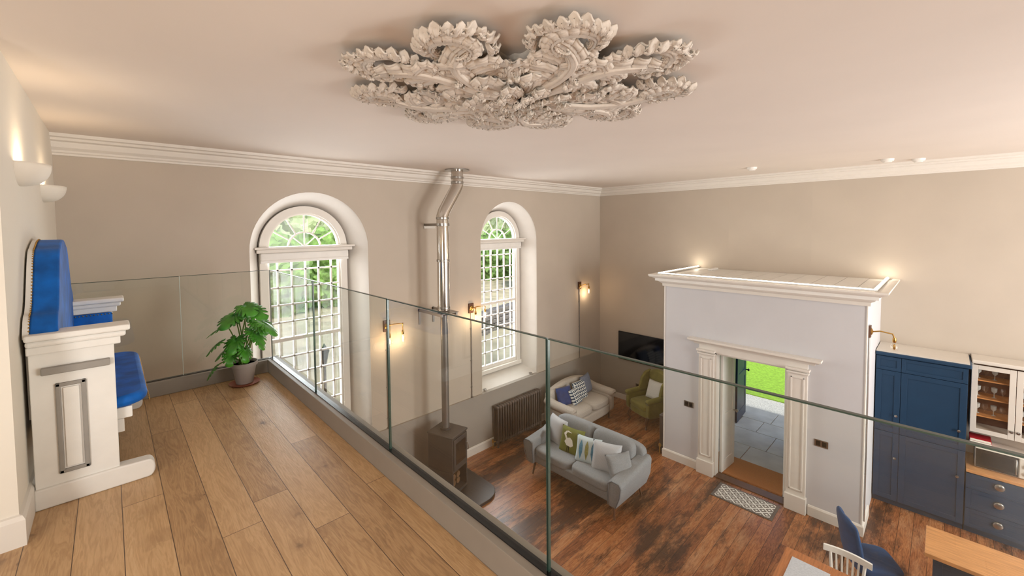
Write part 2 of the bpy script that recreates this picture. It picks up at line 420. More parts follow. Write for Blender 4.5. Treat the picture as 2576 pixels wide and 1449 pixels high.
box('wall_door',(D,YB,G),(D+.5,1.62,C),m_wall)
box('wall_door_far',(D,2.98,G),(D+.5,W+.5,C),m_wall)
box('wall_door_over',(D,1.62,-2.1),(D+.5,2.98,C),m_wall)
box('wall_door_lower',(D-.02,3.5,G),(D,W-.03,DADO),m_wall_low)
prof=[(0,.74),(.020,.74),(.024,.758),(.040,.767),(.045,.785),(.078,.81),(.092,.845),(.097,.86),(.138,.87),(.148,.892),(.18,.90),(.185,.93),(0,.93)]
sweep_profile('trim_cornice',prof,[(L,W,0,-1),(D,W,-1,-1),(D,YB,-1,0)],m_trim)
bp=[(0,0),(.022,0),(.022,.13),(.012,.15),(0,.155)]
def base(name,path,z): sweep_profile(name,[(o,z+h) for o,h in bp],path,m_trim)
base('baseboard_window',[(L,W-.035,0,-1),(D,W-.035,-1,-1),(D,3.46,-1,0)],G)
base('baseboard_left',[(L-.2,3.1,0,-1),(L,3.1,1,-1),(L,RY-.07,1,0)],M)
base('baseboard_back',[(L-.2,3.1,0,-1),(XB,3.1,0,-1)],M)

# ---------------------------------------------------------------- porch (draught lobby)
PX=7.31; PY0=.68; PY1=3.47; PZ=-1.06
lob=empty('porch_lobby')
def pb(n,lo,hi,m=m_porch,bevel=0): return box(n,lo,hi,m,lob,bevel)
DY0=1.55; DY1=2.6; DZ=-2.14
pb('front_right',(PX,PY0,G),(PX+.14,DY0,PZ)); pb('front_left',(PX,DY1,G),(PX+.14,PY1,PZ)); pb('front_over',(PX,DY0,DZ),(PX+.14,DY1,PZ))
pb('side_right',(PX+.14,PY0,G),(D,PY0+.12,PZ)); pb('side_left',(PX+.14,PY1-.12,G),(D,PY1,PZ))
pb('lobby_ceiling',(PX+.14,PY0+.12,-1.9),(D,PY1-.12,-1.85),m_white)
pb('inner_left',(PX+.14,2.98,G),(D,3.05,-1.9),m_cream); pb('inner_right',(PX+.14,1.5,G),(D,1.55,-1.9),m_cream)
for k in range(11):
    y0=PY0-.12+k*(PY1-PY0+.24)/11; y1=PY0-.12+(k+1)*(PY1-PY0+.24)/11-.008
    pb('roof_board',(PX-.14,y0,-.94+.01),(D-.005,y1,-.905),m_white)
pb('roof_under',(PX-.14,PY0-.12,-1.0),(D-.005,PY1+.12,-.935),m_white)
pc=[(0,-1.10),(.03,-1.10),(.035,-1.05),(.07,-1.03),(.12,-.97),(.17,-.935),(.2,-.93),(.215,-.91),(.215,-.885),(.13,-.885),(.13,-.93),(0,-.93)]
sweep_profile('porch_cornice',pc,[(D-.005,PY1,0,1),(PX,PY1,-1,1),(PX,PY0,-1,-1),(D-.005,PY0,0,-1)],m_trim,lob)
for sname,y in (('corner_bead_a',PY0),('corner_bead_b',PY1)):
    tube(sname,[(PX,y,G),(PX,y,PZ)],.012,m_trim,lob,8)
led=empty('led_strip_light')
zz=-.868
box('strip_front',(PX-.10,PY0-.08,zz-.0),(PX-.085,PY1+.08,zz+.012),m_led,led)
box('strip_left',(PX-.085,PY1+.065,zz-.0),(D-.06,PY1+.08,zz+.012),m_led,led)
box('strip_right',(PX-.085,PY0-.08,zz-.0),(D-.06,PY0-.065,zz+.012),m_led,led)
hz=-.884
for n_,lo,hi in (('holder_a',(PX-.115,PY0-.095,hz),(PX-.07,PY1+.095,zz-.0)),('holder_b',(PX-.07,PY1+.05,hz),(D-.02,PY1+.095,zz-.0)),('holder_c',(PX-.07,PY0-.095,hz),(D-.02,PY0-.05,zz-.0))):
    box(n_,lo,hi,m_white,led)
box('driver',(D-.5,PY1-.35,-.904),(D-.12,PY1-.28,-.865),m_white,lob,.01)
for yy in (PY0-.07,PY1+.07):
    l=bpy.data.lights.new('led_end','POINT'); l.energy=1.0; l.color=(1,.9,.74); l.shadow_soft_size=.05
    o=bpy.data.objects.new('led_end',l); o.location=(D-.16,yy,-.80); o.parent=led; COL.objects.link(o)
def pbase(path,nm): sweep_profile(nm,[(o,G+h) for o,h in bp],path,m_trim)
pbase([(D-.03,PY1,0,1),(PX,PY1,-1,1),(PX,DY1+.27,-1,0)],'baseboard_porch_a')
pbase([(PX,DY0-.27,-1,0),(PX,PY0,-1,-1),(PX+.6,PY0,0,-1)],'baseboard_porch_b')
sur=empty('door_surround')
for sgn,ya,yb in ((1,DY1,DY1+.24),(-1,DY0-.24,DY0)):
    x0=PX-.05
    box('pilaster',(x0,ya,G),(PX,yb,DZ+.04),m_trim,sur,.004)
    box('plinth',(x0-.03,ya-.015,G),(PX,yb+.015,G+.24),m_trim,sur,.006)
    for q in ((ya+.035,ya+.055),(yb-.055,yb-.035)): box('panel_bead_v',(x0-.012,q[0],G+.32),(x0+.004,q[1],DZ-.10),m_trim,sur,.004)
    for q in (G+.32,DZ-.12): box('panel_bead_h',(x0-.012,ya+.035,q),(x0+.004,yb-.035,q+.02),m_trim,sur,.004)
    box('capital',(x0-.03,ya-.02,DZ-.05),(PX,yb+.02,DZ-.02),m_trim,sur,.008)
    box('capital_top',(x0-.045,ya-.03,DZ-.0),(PX,yb+.03,DZ+.035),m_trim,sur,.008)
box('frieze',(PX-.04,DY0-.24,DZ+.0),(PX,DY1+.24,DZ+.13),m_trim,sur)
sweep_profile('door_cornice',[(0,DZ+.11),(.05,DZ+.11),(.06,DZ+.135),(.1,DZ+.15),(.115,DZ+.17),(.135,DZ+.175),(.135,DZ+.205),(0,DZ+.205)],[(PX-.0,DY1+.27,0,1),(PX,DY1+.27,-1,1),(PX,DY0-.27,-1,-1),(PX,DY0-.27,0,-1)],m_trim,sur)
box('lining_l',(PX-.0,DY1-.03,G),(PX+.15,DY1,DZ),m_trim,sur); box('lining_r',(PX,DY0,G),(PX+.15,DY0+.03,DZ),m_trim,sur); box('lining_t',(PX,DY0,DZ-.03),(PX+.15,DY1,DZ),m_trim,sur)
box('threshold',(PX-.02,DY0,G),(PX+.15,DY1,G+.015),m_legw,sur)
def door_leaf(name,hinge,ang,w,h,m,knob,nrow=3,th=.045,z0=G+.02):
    e=empty(name,(hinge[0],hinge[1],z0),ang)
    box('slab',(0,-th/2+.008,0),(w,th/2-.008,h),m,e)
    for lo,hi in (((0,0),(.1,h)),((w-.1,0),(w,h)),((.1,0),(w-.1,.2)),((.1,h-.12),(w-.1,h)),((.1,h*.42),(w-.1,h*.42+.14))):
        box('rail',(lo[0],-th/2,lo[1]),(hi[0],th/2,hi[1]),m,e,.004)
    for s in (-1,1):
        lathe('knob',[(.012,0),(.012,.03),(.028,.045),(.03,.06),(.02,.072),(0,.075)],knob,e,(w-.05,s*th/2,h*.47),16,(-s*math.pi/2,0,0))
    return e
door_leaf('door_1',(PX+.16,DY1-.06),math.radians(-4),.5,2.06,m_white,m_steel)
door_leaf('door_2',(PX+.16,DY0+.06),math.radians(-2),.5,2.06,m_white,m_steel)
dl=door_leaf('door_3',(D+.56,2.97),math.radians(4),.74,2.1,m_navy,m_black)
box('coir_doormat',(PX+.2,DY0+.1,G),(PX+.85,2.8,G+.02),m_coir)
sl=empty('stone_paving')
random.seed(3)
x=PX+.86
while x<10.2:
    y=1.0+random.random()*.3; wd=random.uniform(.45,.75)
    while y<3.6:
        ln=random.uniform(.5,.9)
        if x>D+.4 or 1.56<y+ln/2<2.97:
            ya,yb=(y,y+ln-.012)
            if x<D+.5: ya,yb=max(ya,1.56),min(yb,2.97)
            if yb-ya>.1: box('slab',(x,ya,G-.02),(x+wd-.012,yb,G+.012),m_stone,sl,.006)
        y+=ln
    x+=wd

# ---------------------------------------------------------------- exterior
box('ground_field',(-40,W+.6,G-.5),(60,60,G-.3),m_mown)
box('ground_gravel',(D+.5,-12,G-.3),(11.9,W+.6,G-.14),m_gravel)
box('ground_lawn',(11.9,-25,G-.3),(45,W+.6,G-.12),m_grass)
def blobrow(name,groups,seed):
    rnd=random.Random(seed); e=empty(name); i=0
    for pts,m in groups:
        for (x,y,z,r) in pts:
            bm=bmesh.new(); bmesh.ops.create_icosphere(bm,subdivisions=5,radius=1)
            o=Vector((rnd.random()*50,rnd.random()*50,rnd.random()*50))
            for v in bm.verts:
                d=v.co.normalized(); k=1+.22*noise.noise(d*2.2+o)+.16*noise.noise(d*6+o)+.16*noise.noise(d*15+o)
                v.co=d*k; v.co.z*=.9
            me=bpy.data.meshes.new('crown'); bm.to_mesh(me); bm.free(); me.materials.append(m)
            ob=bpy.data.objects.new('crown_%d'%i,me); ob.location=(x,y,z); ob.scale=(r,r*.8,r); link(ob,e); i+=1
    return e
rr=random.Random(5)
g1=[(x+rr.uniform(-.7,.7),26+rr.uniform(-1,1.6)+ (x-8)*.12,G+1.2+rr.uniform(-.3,.7),rr.uniform(2.4,3.4)) for x in range(-6,46,3)]
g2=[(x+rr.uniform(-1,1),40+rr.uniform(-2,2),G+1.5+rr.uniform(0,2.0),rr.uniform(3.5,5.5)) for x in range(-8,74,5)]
g3=[(26,16,G+3.2,3.2),(31,22,G+3.5,4),(24,20,G+3,3.2),(36,26,G+4,4.5),(30,13,G+4,3.4)]
blobrow('garden_trees',[(g1,m_tree),(g2,m_hill),(g3,m_tree)],1)
V=[];F=[];nx,ny=30,10
for j in range(ny+1):
    for i in range(nx+1):
        x=-60+i*7; y=50+j*6; z=G-1+ (j/ny)**.8*13+2*noise.noise(Vector((x*.03,y*.03,1)))
        V.append((x,y,z))
for j in range(ny):
    for i in range(nx):
        a=j*(nx+1)+i; F.append((a,a+1,a+nx+2,a+nx+1))
mk('hillside_terrain',V,F,m_hill,None,True)
dw=empty('dry_stone_wall'); rs=random.Random(9)
for row in range(5):
    x=8.5
    while x<17:
        l=rs.uniform(.25,.55); t_=(x-8.5)/8.5
        box('stone',(x,12.6+t_*2+rs.uniform(-.05,.05),G-.35+row*.2),(x+l-.02,13.0+t_*2,G-.35+row*.2+.19),m_drys,dw,.03); x+=l
for row in range(3):
    x=1.6
    while x<4.4:
        l=rs.uniform(.2,.45)
        box('stone',(x,8.0+rs.uniform(-.05,.05),G-.35+row*.16),(x+l-.02,8.4,G-.35+row*.16+.15),m_drys,dw,.03); x+=l
lp=empty('street_lamp',(3.62,10.05,G-.3))
lathe('post',[(.09,0),(.09,.1),(.05,.16),(.035,.3),(.03,1.25),(.05,1.3),(.03,1.34)],m_lampi,lp,seg=12)
lathe('lantern',[(.05,1.34),(.11,1.62),(.13,1.63),(.05,1.74),(.02,1.8),(0,1.84)],m_lampi,lp,seg=6)
pt=empty('picnic_table',(16.4,3.9,G-.12))
box('top',(-.4,-.9,.72),(.4,.9,.76),m_picnic,pt); box('seat_a',(-.8,-.9,.42),(-.55,.9,.46),m_picnic,pt); box('seat_b',(.55,-.9,.42),(.8,.9,.46),m_picnic,pt)
for y in (-.6,.6):
    for s in (-1,1): tube('leg',[(s*.7,y,0),(s*.2,y,.74)],.05,m_picnic,pt,6)
    box('brace',(-.8,y-.03,.36),(.8,y+.03,.42),m_picnic,pt)

# ---------------------------------------------------------------- glass balustrade
bal=empty('glass_balustrade')
def pane(nm,lo,hi): 
    box(nm,lo,hi,m_glass,bal)
ys=[RY,3.72,2.40,1.08,-.24,-1.56]
GB=-1.43
for i in range(5):
    pane('pane_%d'%(i+1),(R-.006,ys[i+1]+.006,GB),(R+.006,ys[i]-.006,T))
    box('edge',(R-.0065,ys[i+1]+.003,GB),(R+.0065,ys[i+1]+.006,T),m_gedge,bal)
    box('edge_b',(R-.0065,ys[i]-.006,GB),(R+.0065,ys[i]-.003,T),m_gedge,bal)
    box('edge_top',(R-.0066,ys[i+1]+.006,T-.001),(R+.0066,ys[i]-.006,T+.003),m_gedge,bal)
xs=[R-.01,.48,L+.02]
for i in range(2):
    pane('pane_return_%d'%(i+1),(xs[i+1]+.004,RY-.006,GB),(xs[i]-.004,RY+.006,T))
    box('edge_top',(xs[i+1]+.004,RY-.0066,T-.001),(xs[i]-.004,RY+.0066,T+.003),m_gedge,bal)
m_jl=mat('joint_light',(200,214,206),.3)
box('joint',(.478,RY-.0065,GB),(.482,RY+.0065,T),m_jl,bal)
box('channel_side',(R-.06,-3,M+.001),(R+.06,RY+.05,GB+.015),m_rail,bal,.003)
box('channel_return',(L+.015,RY-.06,M+.001),(R-.06,RY+.05,GB+.015),m_rail,bal,.003)
box('seal_side',(R-.02,-3,GB+.015),(R+.02,RY,GB+.02),m_black,bal)
box('seal_return',(L+.015,RY-.02,GB+.015),(R,RY+.02,GB+.02),m_black,bal)
box('trim_fascia',(1.2,-3,M-.3),(1.33,RY+.06,M),m_rail)
box('trim_fascia_return',(L,RY+.03,M-.3),(1.2,RY+.07,M),m_rail)

# ---------------------------------------------------------------- pew bench
bench=empty('upholstered_bench')
BY0=3.40; BY1=4.86; ZF=M
def pew_end(y0,y1,near):
    box('end_panel',(-.345,y0+.02,M+.1),(.0,y1-.02,-.66),m_white,bench,.004)
    pts=[(-.35,M),(.13,M)]+[(.13+.035*math.sin(a),M+.055-.055*math.cos(a)) for a in [math.pi*k/8 for k in range(9)]][1:]+[(.0,M+.115),(-.35,M+.115)]
    prism('foot',pts,1,y0-.0,y1+.0,m_white,bench,bevel=.008)
    box('arm_slab',(-.352,y0-.045,-.60),(.075,y1+.045,-.565),m_white,bench,.01)
    box('arm_mould',(-.35,y0-.025,-.635),(.055,y1+.025,-.60),m_white,bench,.012)
    box('arm_bed',(-.35,y0-.005,-.68),(.03,y1+.005,-.635),m_white,bench,.006)
    box('grey_mould',(-.30,y0-.012,-.80),(-.02,y0+.03,-.76),m_greyp,bench,.006)
    xa,xb,za,zb=-.25,-.125,M+.17,-.86
    for lo,hi in (((xa,za),(xa+.022,zb)),((xb-.022,za),(xb,zb)),((xa,za),(xb,za+.022)),((xa,zb-.022),(xb,zb))):
        box('panel_mould',(lo[0],y0+.008,lo[1]),(hi[0],y0+.03,hi[1]),m_greyp,bench,.005)
    box('panel_field',(xa+.03,y0+.012,za+.03),(xb-.03,y0+.028,zb-.03),m_white,bench,.004)
pew_end(BY0,BY0+.085,True); pew_end(BY1-.085,BY1,False)
box('seat_frame',(-.34,BY0+.08,-1.17),(.07,BY1-.08,-1.10),m_white,bench,.006)
box('seat_apron',(.0,BY0+.08,-1.25),(.03,BY1-.08,-1.17),m_white,bench)
sp=[(-.33,BY0+.065),(-.33,BY1-.065)]
for k in range(7): a=math.pi/2*k/6; sp.append((.02+.13*math.sin(a),BY1-.065-.14+.14*math.cos(a)))
for k in range(7): a=math.pi/2*k/6; sp.append((.02+.13*math.cos(a),BY0+.065+.14-.14*math.sin(a)))
prism('seat_cushion',sp,2,-1.10,-1.03,m_blue,bench,bevel=.03)
box('arm_pad_far',(-.28,BY1-.125,-1.02),(.0,BY1-.08,-.68),m_blue,bench,.015,seg=4)
box('arm_pad_near',(-.28,BY0+.08,-1.02),(.0,BY0+.12,-.68),m_blue,bench,.015,seg=4)
def backz(t):
    s=min(t,1-t)*2
    if s<.14: return -.57+.10*math.sin(s/.14*math.pi/2)
    q=(s-.14)/.5
    if q<1: return -.47+.36*(math.sin((q-.5)*math.pi)*.5+.5)**.9
    return -.11+.05*math.sin((s-.64)/.36*math.pi/2)
n=60
pts=[(BY0+.10,-1.06),(BY0+.10,-.59),(BY0+.01,-.59)]+[(BY0+.01+(BY1-BY0-.02)*k/n,backz(k/n)) for k in range(n+1)]+[(BY1-.01,-.59),(BY1-.1,-.59),(BY1-.1,-1.06)]
prism('back_cushion',pts,0,-.335,-.225,m_blue,bench,bevel=.03)
prism('back_board',pts,0,-.36,-.335,m_white,bench)
nl=[]
for k in range(0,n*2+1):
    t=k/(n*2); nl.append((BY0+.012+(BY1-BY0-.024)*t,backz(t)-.004))
V=[];F=[]
def stud(p,rad=.006):
    b=len(V)
    for i in range(6):
        a=i*math.pi/3; V.append((p[0]+rad*.0,p[1]+rad*math.cos(a),p[2]+rad*math.sin(a)))
    V.append((p[0]+rad*.9,p[1],p[2]+rad*.2)); V.append((p[0]-rad*.9,p[1],p[2]))
    for i in range(6): F.append((b+i,b+(i+1)%6,b+6)); F.append((b+i,b+(i+1)%6,b+7))
for y,z in nl: stud((-.336,y,z+.006))
for k in range(40): 
    t=k/39; stud((.155,BY0+.12+(BY1-BY0-.24)*t,-1.095),.006)
for k in range(14): stud((-.28+.28*k/13,BY1-.127,-.69),.006)
mk('brass_studs',V,F,m_brass,bench,True)

# ---------------------------------------------------------------- plaster uplighters
def uplighter(name,y,z):
    e=empty(name,(L,y,z)); V=[];F=[];nu,nv=20,10; R_=.18;Dp=.135;H=.13
    for k,(ra,) in enumerate(((1,),(.9,))):
        for j in range(nv+1):
            ph=math.pi/2*j/nv
            for i in range(nu+1):
                th=math.pi*i/nu-math.pi/2
                r=math.cos(ph)**.8 if j<nv else 0
                V.append((Dp*r*math.cos(th)*ra+.0,R_*r*math.sin(th)*ra,-H*math.sin(ph)*ra))
    K=(nu+1)*(nv+1)
    for s in (0,1):
        for j in range(nv):
            for i in range(nu):
                a=s*K+j*(nu+1)+i; F.append((a,a+1,a+nu+2,a+nu+1))
    for i in range(nu): F.append((i,i+1,K+i+1,K+i))
    mk('bowl',V,F,m_plum,e,True)
    box('backplate',(0,-.06,-.1),(.012,.06,-.01),m_white,e)
    l=bpy.data.lights.new(name+'_lamp','POINT'); l.energy=3.2; l.color=(1,.80,.58); l.shadow_soft_size=.03
    o=bpy.data.objects.new('lamp',l); o.location=(.07,0,-.02); o.parent=e; COL.objects.link(o)
uplighter('wall_uplighter',3.76,.395); uplighter('wall_uplighter.001',5.0,.36)

# ---------------------------------------------------------------- plant
pl=empty('potted_monstera',(.94,4.79,M))
lathe('pot',[(.075,.015),(.105,.19),(.118,.19),(.12,.225),(.112,.225),(.105,.2),(.1,.2)],m_pot,pl)
lathe('saucer',[(.0,0),(.11,0),(.135,.018),(.13,.018),(.1,.012),(0,.012)],m_sau,pl)
lathe('soil',[(0,.2),(.104,.2)],m_soil,pl,cap=False)
def monstera(name,base,tip_dir,size,tilt,stemtop,rollz):
    base=Vector(base); st=Vector(stemtop)
    mid=(base*.6+st*.4)+Vector((0,0,.12)); mid.x=base.x*.7+st.x*.3; mid.y=base.y*.7+st.y*.3
    pts=[base*(1-t)**2+mid*2*t*(1-t)+st*t*t for t in [k/8 for k in range(9)]]
    tube(name+'_stem',pts,.006,m_stem,pl,6)
    n=72
    V=[];F=[]
    V.append((.0,0,0))
    for k in range(n+1):
        a=-math.pi+2*math.pi*k/n; aa=abs(a)
        r=.52*(1-.18*(aa/math.pi)**2)*(1+.22*math.cos(a)**5 if aa<1.57 else 1)
        if aa>3.0: r*=.35
        elif aa>2.75: r*=.7
        cut=0
        for ca in (.55,.95,1.35,1.75,2.15):
            d=abs(aa-ca)
            if d<.09: cut=max(cut,1-d/.09)
        r*=1-.5*cut
        for q in (.33,.66,1):
            x=r*q*math.cos(a)+.16*q; y=r*q*math.sin(a)*.88
            z=-.45*y*y-.35*max(0,x)**2+.10*abs(y)*(1-q)
            V.append((x*size,y*size,z*size))
    for k in range(n):
        b=1+k*3; c=1+(k+1)*3
        F.append((0,b,c)); F.append((b,b+1,c+1,c)); F.append((b+1,b+2,c+2,c+1))
    ob=mk(name,V,F,m_leaf,pl,True)
    ob.location=st; ob.rotation_euler=(rollz,tilt,tip_dir)
    so=ob.modifiers.new('s','SOLIDIFY'); so.thickness=.002
rp=random.Random(11)
LV=[(205,.21,.35,(-.13,-.02,.40)),(235,.23,.5,(-.08,-.12,.50)),(170,.24,.3,(-.14,-.02,.62)),(290,.24,.5,(.06,-.16,.56)),(300,.24,.4,(.08,-.20,.66)),(300,.27,.25,(.03,-.10,.76)),(190,.20,.3,(-.04,.0,.68)),(270,.19,.7,(-.02,-.16,.40)),(290,.2,.5,(.07,-.22,.50)),(195,.16,.7,(-.25,-.05,.24)),(225,.26,.3,(-.08,-.06,.72)),(250,.16,.8,(-.13,-.12,.36)),(280,.25,.2,(.0,-.07,.80)),(300,.24,.4,(.10,-.36,.66)),(190,.2,.5,(-.21,-.08,.48)),(285,.2,.3,(.10,-.14,.60))]
for i,(a,s,t,st) in enumerate(LV):
    monstera('leaf_%d'%(i+1),(rp.uniform(-.04,.04),rp.uniform(-.04,.04),.2),math.radians(a),s,t,st,rp.uniform(-.5,.5))

# ---------------------------------------------------------------- ceiling rose
def leaf_geo(V,F,path,width,lobes,nu=36,nv=8,arch=.035,ruffle=.02,ridge=.008,phase=0,sweep=.22,asym=0,nr=4,cut=.34):
    path=[Vector(p) for p in path]; b0=len(V)
    def samp(t):
        x=t*(len(path)-1); i=min(int(x),len(path)-2); f=x-i
        p0=path[max(i-1,0)];p1=path[i];p2=path[i+1];p3=path[min(i+2,len(path)-1)]
        return .5*((2*p1)+(-p0+p2)*f+(2*p0-5*p1+4*p2-p3)*f*f+(-p0+3*p1-3*p2+p3)*f**3)
    for i in range(nu+1):
        u=i/nu; p=samp(u); t=(samp(min(1,u+.01))-samp(max(0,u-.01))); t.z=0
        if t.length<1e-6: t=Vector((1,0,0))
        t.normalize(); s=Vector((-t.y,t.x,0))
        env=min(1,.35+u*2.2)*max(0,1-u**5)**.5
        lo=abs(math.sin(math.pi*lobes*u+phase))
        fine=abs(math.sin(math.pi*lobes*3*u+phase))
        w=width*env*((1-cut)+cut*lo**.5*(.86+.14*fine))
        for j in range(nv+1):
            v=-1+2*j/nv
            wv_=w*(1+asym*v) 
            q=p+s*(wv_*v)+t*(abs(v)**1.5*w*sweep)
            h=arch*(1-v*v)+ridge*math.cos(v*math.pi*nr)*(1-.5*abs(v))+ruffle*abs(v)**2*(lo*1.8-.9)
            q=q+Vector((0,0,-h)); V.append(q)
    for i in range(nu):
        for j in range(nv):
            a=b0+i*(nv+1)+j; F.append((a,a+1,a+nv+2,a+nv+1))
RV=[];RF=[]; rz=C-.022
RC=Vector((1.97,1.94,0)); rr=random.Random(21)
angs=[204,240,278,316,350,26,62,98,134,168]
scl=[.95,.97,1.04,1.10,1.08,.97,.97,1.0,1.05,1.05]
for ai,ad in enumerate(angs):
    A=math.radians(ad+rr.uniform(-2,2)); hand=1 if ai%2==0 else -1
    ca,sa=math.cos(A),math.sin(A); sc=scl[ai]
    def Wd(r,t,z): r*=sc; return (RC.x+r*ca-t*hand*sa, RC.y+r*sa+t*hand*ca, rz-z)
    j=lambda s:rr.uniform(-s,s)
    # main acanthus stem, S-curved, with narrow fluted midrib
    leaf_geo(RV,RF,[Wd(.12,0,.05),Wd(.3,-.06,.06),Wd(.48,-.11,.055),Wd(.66,-.10,.045),Wd(.80,.0,.035),Wd(.86,.10,.03)],.088,10,110,16,.030,.016,.010,nr=6,cut=.42)
    leaf_geo(RV,RF,[Wd(.14,0,.085),Wd(.3,-.06,.095),Wd(.48,-.11,.09),Wd(.66,-.10,.075),Wd(.80,.0,.06)],.022,1,50,8,.016,.0,.005,nr=3,cut=.05)
    # rolled volute
    c0=(.82,.0); sp=[]
    for k in range(13):
        th=-2.3+ k*.50; r_=.145*(1-k/15.5)
        sp.append(Wd(c0[0]+r_*math.cos(th)*1.1,c0[1]+r_*math.sin(th)*1.05,.012+.050*k/12))
    leaf_geo(RV,RF,sp,.055,16,150,14,.024,.016,.009,asym=-.25 if hand>0 else .25,nr=6,cut=.30)
    # ruffled outer edge, small tight leaflets hugging the scroll
    for k in range(17):
        th=-2.6+k*.29; r0=.15+j(.006)
        ci,si=math.cos(th),math.sin(th); tx,ty=-si,ci
        l_=.062+j(.012); ox=ci*.45+tx*.88; oy=si*.45+ty*.88
        bx,by=c0[0]+r0*ci*1.1,c0[1]+r0*si*1.05
        leaf_geo(RV,RF,[Wd(bx,by,.026),Wd(bx+ox*l_*.55,by+oy*l_*.55,.038+j(.010)),Wd(bx+ox*l_,by+oy*l_,.022+j(.010)),Wd(bx+ox*l_*.85-ci*.012,by+oy*l_*.85-si*.012,.045)],.028,3,18,8,.014,.012,.004,cut=.25)
    # side leaves in overlapping pairs that curl back at the tip
    for k,(r0,tt,ln,wd) in enumerate(((.20,1,.15,.042),(.28,1,.18,.046),(.37,1,.19,.046),(.47,1,.19,.046),(.24,-1,.16,.042),(.33,-1,.18,.046),(.43,-1,.19,.046),(.53,-1,.18,.046),(.62,-1,.16,.04),(.57,1,.15,.04))):
        an=math.radians(36+j(8))*tt; o_=-.06*math.sin(r0*4)
        e1=(r0+ln*.5*math.cos(an*.6),o_+ln*.5*math.sin(an*.6)); e2=(r0+ln*math.cos(an*1.5)*.95,o_+ln*math.sin(an*1.5)*.95)
        e3=(e2[0]-.035*math.cos(an),e2[1]+.03*tt); e4=(e3[0]-.03,e3[1]-.015*tt)
        zo=j(.012)
        leaf_geo(RV,RF,[Wd(r0,o_,.04),Wd(e1[0],e1[1],.058+zo),Wd(e2[0],e2[1],.045+zo),Wd(e3[0],e3[1],.045+zo),Wd(e4[0],e4[1],.06+zo)],wd,6,44,12,.018,.014,.006,nr=5,cut=.38)
    for sgn in (1,-1):
        sp=[Wd(.50+.10*math.cos(1.7-k*.6)*(1-k/11),sgn*(-.15)+sgn*.09*math.sin(1.7-k*.6)*(1-k/11),.02+.010*k) for k in range(10)]
        leaf_geo(RV,RF,sp,.024,9,64,8,.018,.010,.006)
for ring,(cnt,r0,r1,wd,z0,z1) in enumerate(((10,.10,.44,.075,.055,.075),(10,.08,.31,.058,.075,.10),(8,.05,.19,.045,.09,.11),(6,.02,.1,.033,.11,.12))):
    for k in range(cnt):
        A=2*math.pi*(k+.5*ring)/cnt+.3; ca,sa=math.cos(A),math.sin(A)
        f=lambda r,t,z:(RC.x+r*ca-t*sa,RC.y+r*sa+t*ca,rz-z)
        leaf_geo(RV,RF,[f(r0,0,z0),f((r0+r1)/2,.03,(z0+z1)*.55),f(r1*.92,.02,z1),f(r1,.0,z1+.012),f(r1*.93,-.02,z1+.025)],wd,7,56,14,.022,.014,.008,nr=6)
rose=mk('ceiling_rose',RV,RF,m_plast,None,True)
so=rose.modifiers.new('s','SOLIDIFY'); so.thickness=.010; so.offset=1
lathe('boss',[(0,-.145),(.03,-.14),(.05,-.13),(.06,-.11),(.075,-.10),(.08,-.08),(.12,-.06),(.14,0)],m_plast,rose,(RC.x,RC.y,C),24)
V=[];F=[]
nA=200
for k in range(nA):
    a=2*math.pi*k/nA; nearest=min(abs(((a-math.radians(x)+math.pi)%(2*math.pi))-math.pi) for x in angs)
    r=.46+.22*max(0,1-nearest/.25)+.02*math.sin(a*31)
    V.append((RC.x+r*math.cos(a),RC.y+r*math.sin(a),C)); V.append((RC.x+r*.94*math.cos(a),RC.y+r*.94*math.sin(a),C-.02))
for k in range(nA):
    b=(k+1)%nA; F.append((2*k,2*b,2*b+1,2*k+1))
F.append(tuple(2*k+1 for k in range(nA)))
mk('bed',V,F,m_plast,rose,True)

# ---------------------------------------------------------------- stove + flue
st=empty('wood_burning_stove',(3.86,5.44,G),math.radians(18))
w_,d_=.20,.24
hearth=empty('hearth_slab',(3.92,5.40,G),0)
hpoly=[(-.55,.50),(-.55,-.35)]+[(-.25-.30*math.cos(a)*1,-.38-.28*math.sin(a)) for a in [math.pi/2*k/8 for k in range(9)]]+[(.18+.32*math.sin(a),-.38-.28*math.cos(a)) for a in [math.pi/2*k/8 for k in range(9)]]+[(.5,.50)]
prism('slab',hpoly,2,0,.045,m_rock,hearth,bevel=.006)
sz=.045
box('base',(-w_,-d_,sz),(w_,d_,sz+.04),m_stoveg,st,.005)
box('log_side_l',(-w_,-d_,sz+.04),(-w_+.02,d_,.42),m_stoveg,st); box('log_side_r',(w_-.02,-d_,sz+.04),(w_,d_,.42),m_stoveg,st); box('log_back',(-w_,d_-.02,sz+.04),(w_,d_,.42),m_stoveg,st)
m_log=mat('split_logs',(120,88,60),.9,var=.3,scale=15)
for i in range(3):
    for j in range(2):
        tube('log',[(-.12+.12*i,-.12,.13+.1*j),(-.12+.12*i,.18,.13+.1*j)],.05,m_log,st,10)
box('firebox',(-w_,-d_,.42),(w_,d_,.97),m_stoveg,st,.008)
box('top_plate',(-w_-.012,-d_-.015,.97),(w_+.012,d_+.01,1.0),m_stoveg,st,.01)
box('door',(-w_+.02,-d_-.02,.46),(w_-.02,-d_,.95),m_stoveg,st,.008)
m_sg=mat('stove_glass',(40,34,30),.08,var=.1)
box('door_glass',(-w_+.065,-d_-.024,.54),(w_-.065,-d_-.018,.88),m_sg,st,.003)
tube('handle',[(w_-.035,-d_-.02,.66),(w_-.035,-d_-.05,.67),(w_-.035,-d_-.05,.77),(w_-.035,-d_-.02,.78)],.008,m_steel,st,8)
tube('side_handle',[(w_,-.15,.8),(w_+.03,-.15,.8),(w_+.03,-.15,.7)],.008,m_black,st,8)
lathe('collar',[(.085,0),(.085,.03),(.065,.03)],m_stoveg,st,(.01,.04,1.0))
fl=empty('stove_flue')
fx,fy=3.86,5.48
